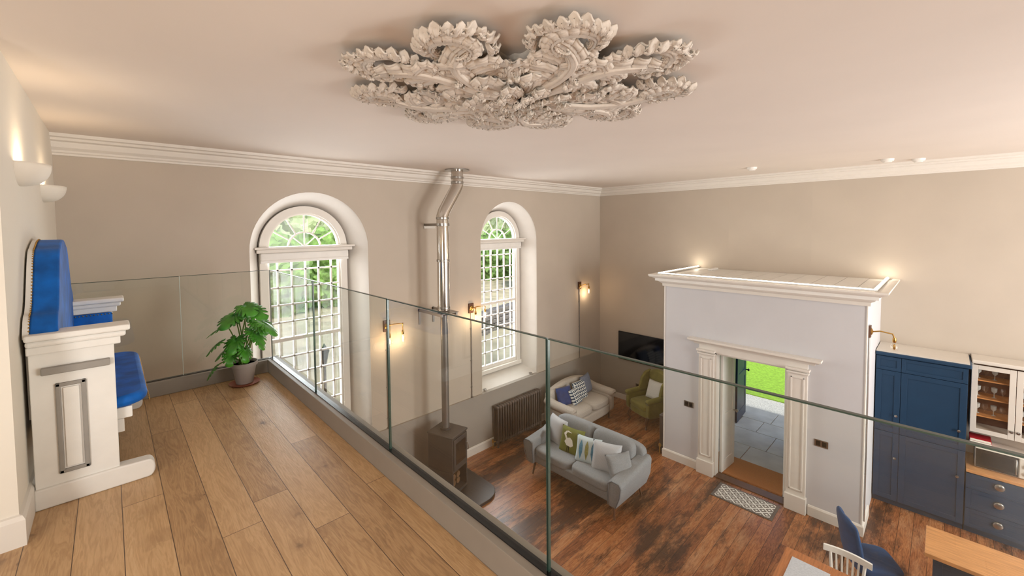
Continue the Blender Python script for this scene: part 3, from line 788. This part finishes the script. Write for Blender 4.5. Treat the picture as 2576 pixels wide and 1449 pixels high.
tube('lower_pipe',[(fx,fy,G+1.0),(fx,fy,-1.38)],.060,m_flueg,fl,24)
tube('collar_cone',[(fx,fy,-1.40),(fx,fy,-1.32)],[.075,.1],m_steel,fl,24)
tube('twin_wall',[(fx,fy,-1.32),(fx,fy,.17),(fx+.03,fy,.25),(fx+.26,fy,.60),(fx+.30,fy,.68),(fx+.30,fy,C)],.098,m_chrome,fl,32)
for z in (-1.3,-.55,.12): lathe('band',[(.099,0),(.104,.005),(.104,.035),(.099,.04)],m_steel,fl,(fx,fy,z),32,cap=False)
for z in (.70,.78): lathe('band',[(.099,0),(.104,.005),(.104,.035),(.099,.04)],m_steel,fl,(fx+.30,fy,z),32,cap=False)
lathe('ceiling_plate',[(.1,0),(.2,0),(.2,.012),(.1,.012)],m_steel,fl,(fx+.30,fy,C-.015),32)
box('bracket_plate',(fx-.17,fy-.17,-1.36),(fx+.17,fy+.17,-1.35),m_steel,fl,.003)
for dx in (-.14,.14):
    box('bracket_arm',(fx+dx-.015,fy-.15,-1.40),(fx+dx+.015,W,-1.36),m_steel,fl)
    box('bracket_leg',(fx+dx-.015,W-.02,-1.62),(fx+dx+.015,W,-1.36),m_steel,fl)
box('clip_arm',(fx-.015,fy+.1,.02),(fx+.015,W,.06),m_steel,fl); box('clip_foot',(fx-.02,W-.012,-.02),(fx+.2,W,.03),m_steel,fl)
lathe('clip_ring',[(.101,0),(.112,0),(.112,.04),(.101,.04)],m_steel,fl,(fx,fy,.02),32,cap=False)

# ---------------------------------------------------------------- wall sconces
def bulb(e,p,r=.03,power=4,up=False):
    s=1 if up else -1
    x,y,z=p
    lathe('socket',[(.0,.0),(.018,0),(.02,.02*s),(.02,.055*s),(.016,.06*s)],m_brass,e,(x,y,z),16)
    lathe('bulb_glass',[(.014,.06*s),(.02,.075*s),(.036,.105*s),(.04,.13*s),(.032,.155*s),(.012,.17*s),(0,.172*s)],m_bglass,e,(x,y,z),20,cap=False)
    lathe('filament',[(0,.08*s),(.009,.09*s),(.014,.12*s),(.009,.15*s),(0,.155*s)],m_bulb if power else m_brass,e,(x,y,z),8)
    if power:
        l=bpy.data.lights.new('bulb_lamp','POINT'); l.energy=power; l.color=(1,.76,.50); l.shadow_soft_size=.035
        o=bpy.data.objects.new('bulb_lamp',l); o.location=(x,y,z+s*.2); o.parent=e; COL.objects.link(o)
def sconce(name,x,z,arms,zend):
    e=empty(name,(x,W,z))
    box('wood_block',(-.055,-.03,-.09),(.055,0,.09),m_legw,e,.004)
    lathe('rose_plate',[(0,0),(.045,0),(.045,.008),(.02,.02),(0,.022)],m_brass,e,(0,-.03,0),20,(math.pi/2,0,0))
    for ax,ay,az in arms:
        tube('arm',[(0,-.04,0),(ax*.4,-.06+ay*.3,.03),(ax,ay,.03),(ax,ay,az)],.009,m_brass,e,8)
        lathe('knuckle',[(0,-.012),(.013,-.008),(.013,.008),(0,.012)],m_brass,e,(ax,ay,.03),12)
        bulb(e,(ax,ay,az),power=2.6)
    tube('conduit',[(0,-.012,-.09),(0,-.012,zend-z)],.010,m_steel,e,8)
    for q in (.3,.9,1.4):
        if -.09-q>zend-z: box('saddle',(-.02,-.016,-.09-q),(.02,0,-.075-q),m_steel,e)
    lathe('conduit_end',[(0,0),(.02,0),(.02,.02),(0,.02)],m_steel,e,(0,-.02,zend-z),12)
sconce('wall_sconce',3.12,-1.54,[(-.06,-.22,-.08),(.20,-.16,-.08)],DADO)
sconce('wall_sconce.001',4.82,-1.50,[(-.06,-.22,-.02),(.22,-.16,-.02)],DADO)
sconce('wall_sconce.002',8.16,-1.43,[(.2,-.14,-.02)],DADO)
e=empty('wall_sconce.003',(PX+.12,PY0,-1.46))
box('wood_block',(-.05,-.03,-.08),(.05,0,.08),m_legw,e,.004)
lathe('rose_plate',[(0,0),(.045,0),(.045,.008),(.02,.02),(0,.022)],m_brass,e,(0,-.03,0),20,(math.pi/2,0,0))
tube('arm',[(0,-.04,0),(0,-.12,.02),(.02,-.24,.0),(.02,-.26,-.05)],.009,m_brass,e,8)
bulb(e,(.02,-.26,-.05),power=0)
tube('conduit',[(0,-.012,-.08),(0,-.012,G+.15+1.46)],.010,m_steel,e,8)
for z in (-.6,-1.3,-2.0): box('saddle',(-.02,-.016,z),(.02,0,z+.015),m_steel,e)

# ---------------------------------------------------------------- radiators
def radiator(name,loc,rz,n,pitch,h,dep=.14):
    e=empty(name,loc,rz)
    for i in range(n):
        x=(i+.5)*pitch
        for y in (-dep/2+.02,0,dep/2-.02): tube('column',[(x,y,.09),(x,y,.11),(x,y,h-.04),(x,y,h-.02)],[.012,.019,.019,.012],m_rad,e,8)
        for z in (.1,h-.03):
            box('header',(x-pitch*.46,-dep/2,z-.03),(x+pitch*.46,dep/2,z+.03),m_rad,e,.022,seg=3)
        if i in (0,n-1):
            for y in (-dep/2+.025,dep/2-.025): tube('foot',[(x,y,.0),(x,y,.09)],[.022,.015],m_rad,e,8)
    tube('valve',[(-.06,0,0),(-.06,0,.12),(0,0,.12)],.012,m_brass,e,8); lathe('valve_head',[(0,0),(.02,0),(.024,.04),(.015,.06),(0,.065)],m_brass,e,(-.06,0,.12),12)
radiator('column_radiator',(5.28,W-.14,G),0,19,.068,.80)
radiator('column_radiator.001',(7.42,PY1+.10,G),0,9,.06,.70,.1)

# ---------------------------------------------------------------- tv, sockets, detectors
tv=empty('television')
box('bezel',(D-.06,4.18,-3.25),(D-.03,5.43,-2.57),m_black,tv,.004); box('screen',(D-.063,4.195,-3.235),(D-.059,5.415,-2.585),m_screen,tv)
box('mount',(D-.03,4.5,-3.0),(D,5.0,-2.8),m_black,tv)
def switch(name,lo,hi,axis):
    e=empty(name); box('plate',lo,hi,m_steel,e,.002)
    lo=Vector(lo);hi=Vector(hi)
    for t in (.12,.56):
        a=lo.copy();b=hi.copy(); a.y=lo.y+(hi.y-lo.y)*t; b.y=lo.y+(hi.y-lo.y)*(t+.32); a.z+=.015; b.z-=.015; a.x-=.004
        box('rocker',a,b,m_black,e,.002)
switch('light_switch',(PX-.01,2.94,-3.20),(PX,3.10,-3.10),1)
switch('light_switch.001',(PX-.01,1.06,-3.20),(PX,1.22,-3.10),1)
switch('wall_socket',(D-.035,4.55,-3.86),(D-.02,4.75,-3.76),1); switch('wall_socket.001',(D-.035,4.8,-3.86),(D-.02,4.98,-3.76),1)
for i,(x,y) in enumerate(((7.7,2.2),(8.27,.6),(8.6,.29))):
    lathe('smoke_detector'+('' if i==0 else '.%03d'%i),[(0,-.05),(.045,-.05),(.055,-.035),(.07,-.03),(.075,0)],m_white,None,(x,y,C))
for i,(x,y) in enumerate(((5.2,W+.06),(6.5,W+.06))):
    zz_=ZB+ (y-W)/.38*(FZB-ZB)
    lathe('sill_spotlight'+('' if i==0 else '.%03d'%i),[(0,.004),(.02,.004),(.022,.012),(.034,.012),(.036,0)],m_steel,None,(x,y,zz_))
# ---------------------------------------------------------------- sofa (grey)
sf=empty('grey_sofa',(5.56,3.98,G),math.radians(0))
HWs=.86
prism('base',[(-.40,.22),(.40,.22),(.40,.40),(-.42,.40)],1,-HWs+.02,HWs-.02,m_sofa,sf,bevel=.03)
soft('seat_cushion_l',(-.06,.38,.43),(.76,.76,.17),m_sofa,sf,6); soft('seat_cushion_r',(-.06,-.38,.43),(.76,.76,.17),m_sofa,sf,6)
soft('back_shell',(.38,0,.52),(.18,1.72,.62),m_sofa,sf,7,(0,math.radians(8),0),12)
soft('back_cushion_l',(.26,.38,.68),(.22,.74,.44),m_sofa,sf,4,(0,math.radians(12),0)); soft('back_cushion_r',(.26,-.38,.68),(.22,.74,.44),m_sofa,sf,4,(0,math.radians(12),0))
for s in (-1,1):
    V=[];F=[];n=16
    prof=[]
    for k in range(n+1):
        t=k/n; x=-.46+.90*t
        top=.60+.10*t**2+.02*math.sin(t*math.pi); 
        prof.append((x,top))
    V=[]; 
    for x,top in prof:
        yi=HWs-.13; yo=HWs+.02
        flare=.07
        for (yy,zz2) in ((yi,.22),(yi,top-.03),(yi+.03,top),(yo+flare-.03,top),(yo+flare,top-.05),(yo+.05,.42),(yo-.02,.22)):
            V.append((x,s*(yy),zz2))
    m_=7
    for i in range(n):
        for j in range(m_): F.append((i*m_+j,i*m_+(j+1)%m_,(i+1)*m_+(j+1)%m_,(i+1)*m_+j))
    F+=[tuple(range(m_)),tuple(n*m_+j for j in range(m_))]
    ob=mk('arm',V,F,m_sofa,sf,True); bv=ob.modifiers.new('b','BEVEL'); bv.width=.025; bv.segments=3; bv.limit_method='ANGLE'
    tube('arm_piping',[(-.465,s*(HWs-.13),.24),(-.468,s*(HWs-.12),.56),(-.468,s*(HWs-.06),.605),(-.468,s*(HWs+.05),.60),(-.468,s*(HWs+.08),.55),(-.468,s*(HWs+.06),.4),(-.465,s*(HWs+.0),.24)],.006,m_sofad,sf,6)
    for x in (-.36,.36): tube('leg',[(x,s*(HWs-.1),.23),(x+(.03 if x>0 else -.03),s*(HWs-.06),.0)],[.024,.013],m_legw,sf,10)
m_cg=pattern_mat('cushion_silver','floral',(196,198,202),(172,175,180),30)
m_c1=mat('cushion_olive_print',(108,112,44),.8,var=.12,scale=12)
m_c2=mat('cushion_pale_blue',(192,206,210),.8,var=.05)
m_cw=mat('heron_white',(232,230,220),.8)
cush=lambda nm,c,s,m,yaw,lean: pillow(nm,c,s,s,.15,m,sf,(math.radians(90-lean),0,math.radians(-90+yaw)))
cush('scatter_silver_l',(.04,.62,.68),.46,m_cg,-14,18)
hc=cush('scatter_heron',(-.06,.22,.66),.44,m_c1,6,22)
fc=cush('scatter_feather',(-.10,-.14,.66),.42,m_c2,14,20)
cush('scatter_silver_m',(-.08,-.46,.66),.46,m_cg,18,22)
cush('scatter_grey_r',(-.10,-.72,.62),.42,m_sofa,62,30)
cush('scatter_grey_l',(-.10,.78,.60),.34,m_sofa,-60,25)
def bulge(x,y,w=.44,t=.15): 
    u=x/(w/2);v=y/(w/2); return max(0,(1-u**4)*(1-v**4))**.5*t/2+.004
def applique(parent,pts,m,nm):
    V=[(x,y,bulge(x,y)) for x,y in pts]; cx=sum(p[0] for p in pts)/len(pts);cy=sum(p[1] for p in pts)/len(pts)
    V.append((cx,cy,bulge(cx,cy)+.001)); n=len(pts)
    mk(nm,V,[(i,(i+1)%n,n) for i in range(n)],m,parent)
applique(hc,[(-.09,-.02),(-.06,.04),(.0,.06),(.05,.03),(.08,-.05),(.04,-.08),(-.04,-.07)],m_cw,'heron_body')
applique(hc,[(-.07,.02),(-.05,.05),(-.09,.10),(-.06,.135),(-.085,.15),(-.125,.10)],m_cw,'heron_neck')
applique(hc,[(-.075,.15),(-.05,.155),(.02,.135),(-.05,.13)],m_cw,'heron_head')
applique(hc,[(.0,-.07),(.012,-.07),(.012,-.17),(.0,-.17)],m_black,'heron_leg'); applique(hc,[(-.03,-.07),(-.02,-.07),(-.025,-.17),(-.035,-.17)],m_black,'heron_leg')
m_fe=mat('feather_teal',(70,130,160),.8,var=.3,scale=30); m_fo=mat('feather_olive',(140,138,80),.8,var=.3,scale=30)
for k in (-1,0,1):
    x=k*.1; applique(fc,[(x,-.14),(x+.03,-.03),(x+.028,.07),(x,.15),(x-.028,.07),(x-.03,-.03)],m_fo if k==0 else m_fe,'feather')

# ---------------------------------------------------------------- settee
se=empty('patterned_settee',(7.28,5.36,G),0)
soft('base',(0,-.02,.24),(1.36,.76,.22),m_settee,se,8)
for s in (-1,1): soft('seat_cushion',(s*.31,-.08,.42),(.62,.66,.17),m_settee,se,5)
n=24; pts=[(-.72,.2)]+[(-.72+1.44*k/n,.74+.16*math.sin(math.pi*k/n)**.7) for k in range(n+1)]+[(.72,.2)]
prism('back',pts,1,.20,.38,m_settee,se,True,bevel=.06)
for s in (-1,1):
    soft('arm_body',(s*.70,-.03,.34),(.16,.74,.40),m_settee,se,6)
    tube('arm_roll',[(s*.72,-.42,.54),(s*.72,-.40,.55),(s*.72,.1,.57),(s*.72,.3,.62)],[.07,.095,.095,.09],m_settee,se,20)
    lathe('arm_button',[(0,0),(.05,0),(.07,-.01)],m_settee,se,(s*.72,-.425,.54),16,(math.pi/2,0,0))
    for y in (-.34,.3): tube('leg',[(s*.64,y,.14),(s*.64,y,.0)],[.028,.016],m_legw,se,10)
m_bt=pattern_mat('cushion_blue_lattice','lattice',(36,52,86),(150,160,176),22); m_bv=mat('cushion_blue_velvet',(20,52,110),.7,var=.3,scale=12,sheen=.15); m_tr=pattern_mat('cushion_triangles','tri',(220,222,218),(40,66,92),16)
sc=lambda nm,c,s,m,yaw,lean: pillow(nm,c,s,s,.14,m,se,(math.radians(90-lean),0,math.radians(yaw)))
sc('scatter_blue_l',(-.40,.08,.66),.40,m_bv,-12,18); sc('scatter_triangle_a',(-.16,-.02,.62),.36,m_tr,10,25); sc('scatter_triangle_b',(.10,.05,.66),.42,m_tr,0,18); sc('scatter_lattice',(.42,.12,.70),.42,m_bt,10,14)

# ---------------------------------------------------------------- olive wing chair
ac=empty('wingback_armchair',(8.36,4.30,G),math.radians(-110))
m_o=m_olive
soft('seat_base',(0,-.02,.30),(.56,.60,.16),m_o,ac,7); soft('seat_cushion',(0,-.06,.43),(.54,.58,.15),m_o,ac,5)
n=20; pts=[(-.30,.25)]+[(-.30+.60*k/n,.98+.12*math.sin(math.pi*k/n)**.6) for k in range(n+1)]+[(.30,.25)]
prism('back',pts,1,.24,.38,m_o,ac,True,bevel=.05)
for s in (-1,1):
    wp=[(.34,.55),(-.02,.60),(.0,.72),(.05,.88),(.16,1.0),(.32,1.04)]
    prism('wing',wp,0,s*.27,s*.34,m_o,ac,True,bevel=.025)
    soft('arm_panel',(s*.31,-.04,.42),(.10,.60,.34),m_o,ac,6)
    tube('arm_roll',[(s*.32,-.36,.585),(s*.32,-.33,.60),(s*.32,.1,.62),(s*.31,.3,.64)],[.04,.062,.06,.05],m_o,ac,16)
    tube('leg_front',[(s*.26,-.28,.24),(s*.27,-.33,.14),(s*.25,-.30,.05),(s*.26,-.33,.0)],[.035,.028,.018,.022],m_legw,ac,10)
    tube('leg_back',[(s*.25,.28,.24),(s*.26,.36,.0)],[.026,.016],m_legw,ac,10)
m_cw2=pattern_mat('cushion_pale','floral',(222,218,210),(190,188,184),26)
pillow('scatter_pale',(.03,.14,.68),.42,.42,.15,m_cw2,ac,(math.radians(70),0,math.radians(8)))

# ---------------------------------------------------------------- mat at door
mt=pattern_mat('mat_pattern','lattice',(120,112,106),(226,222,214),7.5)
dm=empty('geometric_doormat',(6.98,2.02,G+.0),math.radians(0))
box('weave',(-.19,-.38,0.001),(.19,.38,.012),mt,dm); box('border',(-.22,-.42,0),(.22,.42,.009),mat('mat_border',(96,88,84),.95),dm)

# ---------------------------------------------------------------- kitchen
kt=empty('tall_kitchen_cabinet')
KX=8.42
def shaker(par,x,y0,y1,z0,z1,m,knob=None,glazed=False,fr=.07,cup=False):
    if not glazed: box('panel',(x-.012,y0+.003,z0+.003),(x,y1-.003,z1-.003),m,par)
    for lo,hi in (((y0+.003,z0+.003),(y0+fr,z1-.003)),((y1-fr,z0+.003),(y1-.003,z1-.003)),((y0+fr,z0+.003),(y1-fr,z0+fr)),((y0+fr,z1-fr),(y1-fr,z1-.003))):
        box('stile',(x-.022,lo[0],lo[1]),(x-.0,hi[0],hi[1]),m,par,.002)
    if glazed:
        mk('pane',[(x-.01,y0+fr,z0+fr),(x-.01,y1-fr,z0+fr),(x-.01,y1-fr,z1-fr),(x-.01,y0+fr,z1-fr)],[(0,1,2,3)],m_bglass,par)
    if knob:
        if cup:
            lathe('cup_handle',[(.05,0),(.045,.015),(.03,.024),(0,.026)],m_steel,par,(x-.022,knob[0],knob[1]),16,(0,-math.pi/2,0))
        else: lathe('knob',[(.008,0),(.008,.015),(.018,.02),(.018,.03),(0,.034)],m_steel,par,(x-.022,knob[0],knob[1]),16,(0,-math.pi/2,0))
box('carcass',(KX,-.27,G+.1),(D-.005,.67,-1.98),m_navy,kt); box('kick',(KX+.05,-.27,G),(D-.005,.67,G+.1),m_navy,kt)
box('top_cornice',(KX-.05,-.30,-1.98),(D-.005,.675,-1.93),m_navy,kt,.01); box('dust_top',(KX-.02,-.28,-1.93),(D-.005,.67,-1.915),m_creamcab,kt)
for (y0,y1,ky) in ((.39,.67,.43),(-.27,.39,-.2)):
    shaker(kt,KX,y0,y1,-2.2,-1.99,m_navy,fr=.05)
    shaker(kt,KX,y0,y1,-3.13,-2.2,m_navy,(ky,-2.86)); shaker(kt,KX,y0,y1,G+.1,-3.13,m_navy,(ky,-3.5))
wc=empty('glazed_wall_cabinet'); X2=8.69
box('top',(X2,-1.9,-1.96),(D-.005,-.31,-1.93),m_creamcab,wc); box('bottom',(X2,-1.9,-2.92),(D-.005,-.31,-2.89),m_creamcab,wc); box('cornice',(X2-.05,-1.9,-1.95),(D-.005,-.305,-1.90),m_creamcab,wc,.01)
box('side',(X2,-.325,-2.9),(D-.005,-.305,-1.95),m_creamcab,wc); box('back',(D-.03,-1.9,-2.9),(D-.01,-.31,-1.95),m_legw,wc)
for z in (-2.2,-2.45,-2.7): box('shelf',(X2+.03,-1.9,z),(D-.03,-.325,z+.015),m_oak,wc)
m_gware=mat('drinking_glass',(190,196,196),.1,var=.05)
for k in range(4):
    y1=-.305-k*.4; y0=y1-.4
    shaker(wc,X2,y0,y1,-2.92,-1.97,m_creamcab,(y0+.03 if k%2==0 else y1-.03,-2.8),True,.06)
    for z in (-2.185,-2.435,-2.685):
        for q in (.1,.18,.26,.33): lathe('glassware',[(.02,0),(.025,.003),(.004,.01),(.004,.06),(.028,.09),(.03,.14)],m_gware if q in (.18,.33) else m_bglass,wc,(X2+.14,y0+q,z),10,cap=False)
bc=empty('base_kitchen_units')
box('carcass',(KX,-2.4,G+.1),(D-.005,-.28,-3.40),m_navy,bc); box('kick',(KX+.05,-2.4,G),(D-.005,-.28,G+.1),m_navy,bc)
box('worktop',(KX-.03,-2.4,-3.40),(D-.005,-.28,-3.36),m_oak,bc,.004)
for k in range(3):
    y1=-.28-k*.6; y0=y1-.6
    for z0,z1 in ((G+.1,-3.9),(-3.9,-3.62),(-3.62,-3.41)): shaker(bc,KX,y0,y1,z0,z1,m_navy,((y0+y1)/2,(z0+z1)/2+.02),fr=.05,cup=True)
mw=empty('microwave',(8.72,-.62,-3.36))
box('body',(-.18,-.26,.01),(.18,.26,.28),m_creamcab,mw,.01); box('door',(-.19,-.12,.02),(-.178,.25,.27),m_black,mw,.003); box('window',(-.194,-.08,.06),(-.188,.2,.23),m_screen,mw); box('panel',(-.188,-.25,.02),(-.178,-.13,.27),m_creamcab,mw)
lathe('dial',[(0,0),(.025,0),(.025,.02),(0,.02)],m_steel,mw,(-.188,-.19,.08),16,(0,-math.pi/2,0)); lathe('dial_b',[(0,0),(.025,0),(.025,.02),(0,.02)],m_steel,mw,(-.188,-.19,.18),16,(0,-math.pi/2,0))
tube('handle',[(-.19,-.10,.05),(-.215,-.10,.06),(-.215,-.10,.22),(-.19,-.10,.24)],.008,m_steel,mw,8)
bk=empty('recipe_books',(8.74,-.42,-3.08))
m_red=mat('red_book_cover',(170,30,40),.5); m_pg=mat('pages',(235,228,210),.8)
for k,(mm,t_) in enumerate(((m_red,.03),(m_white,.02),(m_red,.035))):
    z=sum((.03,.02,.035)[:k]); box('cover',(-.11,-.09,z+.002),(.11,.11,z+t_),mm,bk); box('pages',(-.114,-.085,z+.006),(.1,.105,z+t_-.004),m_pg,bk)
il=empty('kitchen_island')
box('worktop',(5.90,-2.6,-3.38),(6.46,.06,-3.34),m_oak,il,.004); box('body',(5.98,-2.55,G+.1),(6.40,.0,-3.38),m_navy,il); box('kick',(6.02,-2.5,G),(6.36,-.05,G+.1),m_navy,il)
shaker(il,5.98,-.62,-.0,G+.12,-3.4,m_navy); shaker(il,5.98,-1.25,-.63,G+.12,-3.4,m_navy)

# ---------------------------------------------------------------- dining table + chairs
dt=empty('dining_table',(4.30,.68,G))
box('top',(-.95,-.42,.71),(.95,.42,.75),m_tabw,dt,.006)
for sx in (-1,1):
    for sy in (-1,1): box('leg',(sx*.80-.035,sy*.36-.035,0),(sx*.80+.035,sy*.36+.035,.71),m_white,dt,.004)
    box('apron_end',(sx*.80-.012,-.35,.62),(sx*.80+.012,.35,.71),m_white,dt)
for sy in (-1,1): box('apron',(-.78,sy*.36-.012,.62),(.78,sy*.36+.012,.71),m_white,dt)
pm=box('place_mat',(4.66,.70,G+.75),(5.12,1.02,G+.756),mat('placemat_grey',(188,190,196),.85,var=.1,scale=60))
wcx=empty('spindle_dining_chair',(5.38,.62,G),0)
soft('seat',(0,0,.44),(.40,.40,.035),m_white,wcx,5)
def trp(y): return .14+.035*math.cos(y/.2*math.pi/2)
tr=[(trp(-.2+.4*k/10),-.2+.4*k/10,.765) for k in range(11)]
V=[];F=[]
for (x,y,z) in tr:
    V+=[(x-.012,y,z-.035),(x+.012,y,z-.035),(x+.016,y,z+.025),(x-.008,y,z+.025)]
for k in range(10):
    for j in range(4): F.append((4*k+j,4*k+(j+1)%4,4*k+4+(j+1)%4,4*k+4+j))
F+=[(0,1,2,3),(40,41,42,43)]
ob=mk('top_rail',V,F,m_white,wcx,True,sharp=50)
for k in range(1,8):
    t=k/8; y=-.19+.38*t; tube('spindle',[(trp(y)-.02,y*.85,.45),(trp(y),y,.74)],.009 if k not in (1,7) else .014,m_white,wcx,8)
for sx in (-1,1):
    for sy in (-1,1): tube('leg',[(sx*.14,sy*.15,.43),(sx*.19,sy*.19,0)],[.018,.012],m_white,wcx,8)
    tube('stretcher',[(sx*.17,-.17,.2),(sx*.17,.17,.2)],.009,m_white,wcx,6)
bc2=empty('tufted_dining_chair',(6.16,.49,G),math.radians(30))
soft('seat',(0,-.02,.43),(.46,.44,.12),m_blue2,bc2,5)
V=[];F=[];nn=32
for s in (0,1):
    for i in range(nn+1):
        for j in range(nn+1):
            u=-1+2*i/nn; v=j/nn
            wdt=.235*(1-.05*v)
            top=.50*(1-.10*abs(u)**3)
            x=u*wdt*(1-.10*v**6); z=.44+v*top; y=.20+.08*v-.05*u*u
            edge=(1-abs(u)**6)*(1-(2*v-1)**8)
            tuft=.007*math.cos(u*math.pi*3)*math.cos(v*math.pi*4)*edge if s==0 else 0
            y+= (-.04*edge**.4+tuft) if s==0 else .03*edge**.4
            V.append((x,y,z))
K=(nn+1)**2
for s in (0,1):
    for i in range(nn):
        for j in range(nn):
            a=s*K+i*(nn+1)+j; F.append((a,a+1,a+nn+2,a+nn+1))
for i in range(nn):
    for (a,b) in ((i*(nn+1),(i+1)*(nn+1)),(i*(nn+1)+nn,(i+1)*(nn+1)+nn),(i,i+1),(nn*(nn+1)+i,nn*(nn+1)+i+1)): F.append((a,b,K+b,K+a))
mk('tufted_back',V,F,m_blue2,bc2,True)
for sx in (-1,1):
    for sy in (-1,1): tube('leg',[(sx*.19,sy*.17,.38),(sx*.21,sy*.2,0)],[.022,.013],m_legw,bc2,8)

# ---------------------------------------------------------------- lighting
w=bpy.data.worlds.new('sky'); scene.world=w; w.use_nodes=True; nt=w.node_tree
sk=nt.nodes.new('ShaderNodeTexSky')
try:
    sk.sky_type='NISHITA'; sk.sun_disc=False; sk.sun_elevation=math.radians(45); sk.sun_rotation=math.radians(200); sk.dust_density=3; sk.air_density=1.2
except Exception: pass
bgn=nt.nodes['Background']; bgn.inputs[1].default_value=.25
nt.links.new(sk.outputs[0],bgn.inputs[0])
def sun(direction,e,ang=2):
    l=bpy.data.lights.new('sun','SUN'); l.energy=e; l.angle=math.radians(ang); l.color=(1,.97,.92)
    o=bpy.data.objects.new('sun',l); o.rotation_euler=Vector(direction).to_track_quat('-Z','Y').to_euler(); COL.objects.link(o)
sun((.25,.55,-1),2.0)
def area(name,loc,target,sx,sy,e,col=(1,1,1)):
    l=bpy.data.lights.new(name,'AREA'); l.shape='RECTANGLE'; l.size=sx; l.size_y=sy; l.energy=e; l.color=col
    o=bpy.data.objects.new(name,l); o.location=loc; o.rotation_euler=(Vector(target)-Vector(loc)).to_track_quat('-Z','Y').to_euler(); COL.objects.link(o)
area('daylight_window_1',(WC[0],W+.75,-1.4),(WC[0],0,-2.2),1.2,2.9,155,(.96,.98,1))
area('daylight_window_2',(WC[1],W+.75,-1.4),(WC[1],0,-2.2),1.2,2.9,155,(.96,.98,1))
area('added_fill_opposite_1',(5.0,YB+.1,-1.2),(4.5,3,-1.0),1.6,3.2,320,(1,.99,.975))  # added out-of-view area lamp to fill the room; back wall has no opening
area('added_fill_opposite_2',(7.7,YB+.1,-1.6),(6.0,3,-1.4),1.6,3.2,230,(1,.99,.975))  # second added fill lamp at the windowless back wall
area('added_fill_rear',(XB+.1,-.8,-.3),(4,2,.2),2.2,1.8,200,(1,.99,.975))  # added fill lamp behind the camera, brightens the mezzanine; solid wall there

# ---------------------------------------------------------------- camera
ps,th,ro=0.7572,0.0437,-0.0092
flt=Vector((math.sin(ps),math.cos(ps),0)); up=Vector((0,0,1)); rt=Vector((math.cos(ps),-math.sin(ps),0))
fw=flt*math.cos(th)-up*math.sin(th); uv=flt*math.sin(th)+up*math.cos(th)
r2=rt*math.cos(ro)+uv*math.sin(ro); u2=-rt*math.sin(ro)+uv*math.cos(ro)
cd=bpy.data.cameras.new('camera'); co=bpy.data.objects.new('camera',cd); COL.objects.link(co)
mw_=Matrix((r2,u2,-fw)).transposed().to_4x4(); co.matrix_world=mw_
cd.sensor_width=36; cd.lens=1050.3*36/2576; cd.shift_x=(1288-1266.09)/2576; cd.shift_y=(615.92-724.5)/2576; cd.clip_start=.05; cd.clip_end=300
scene.camera=co
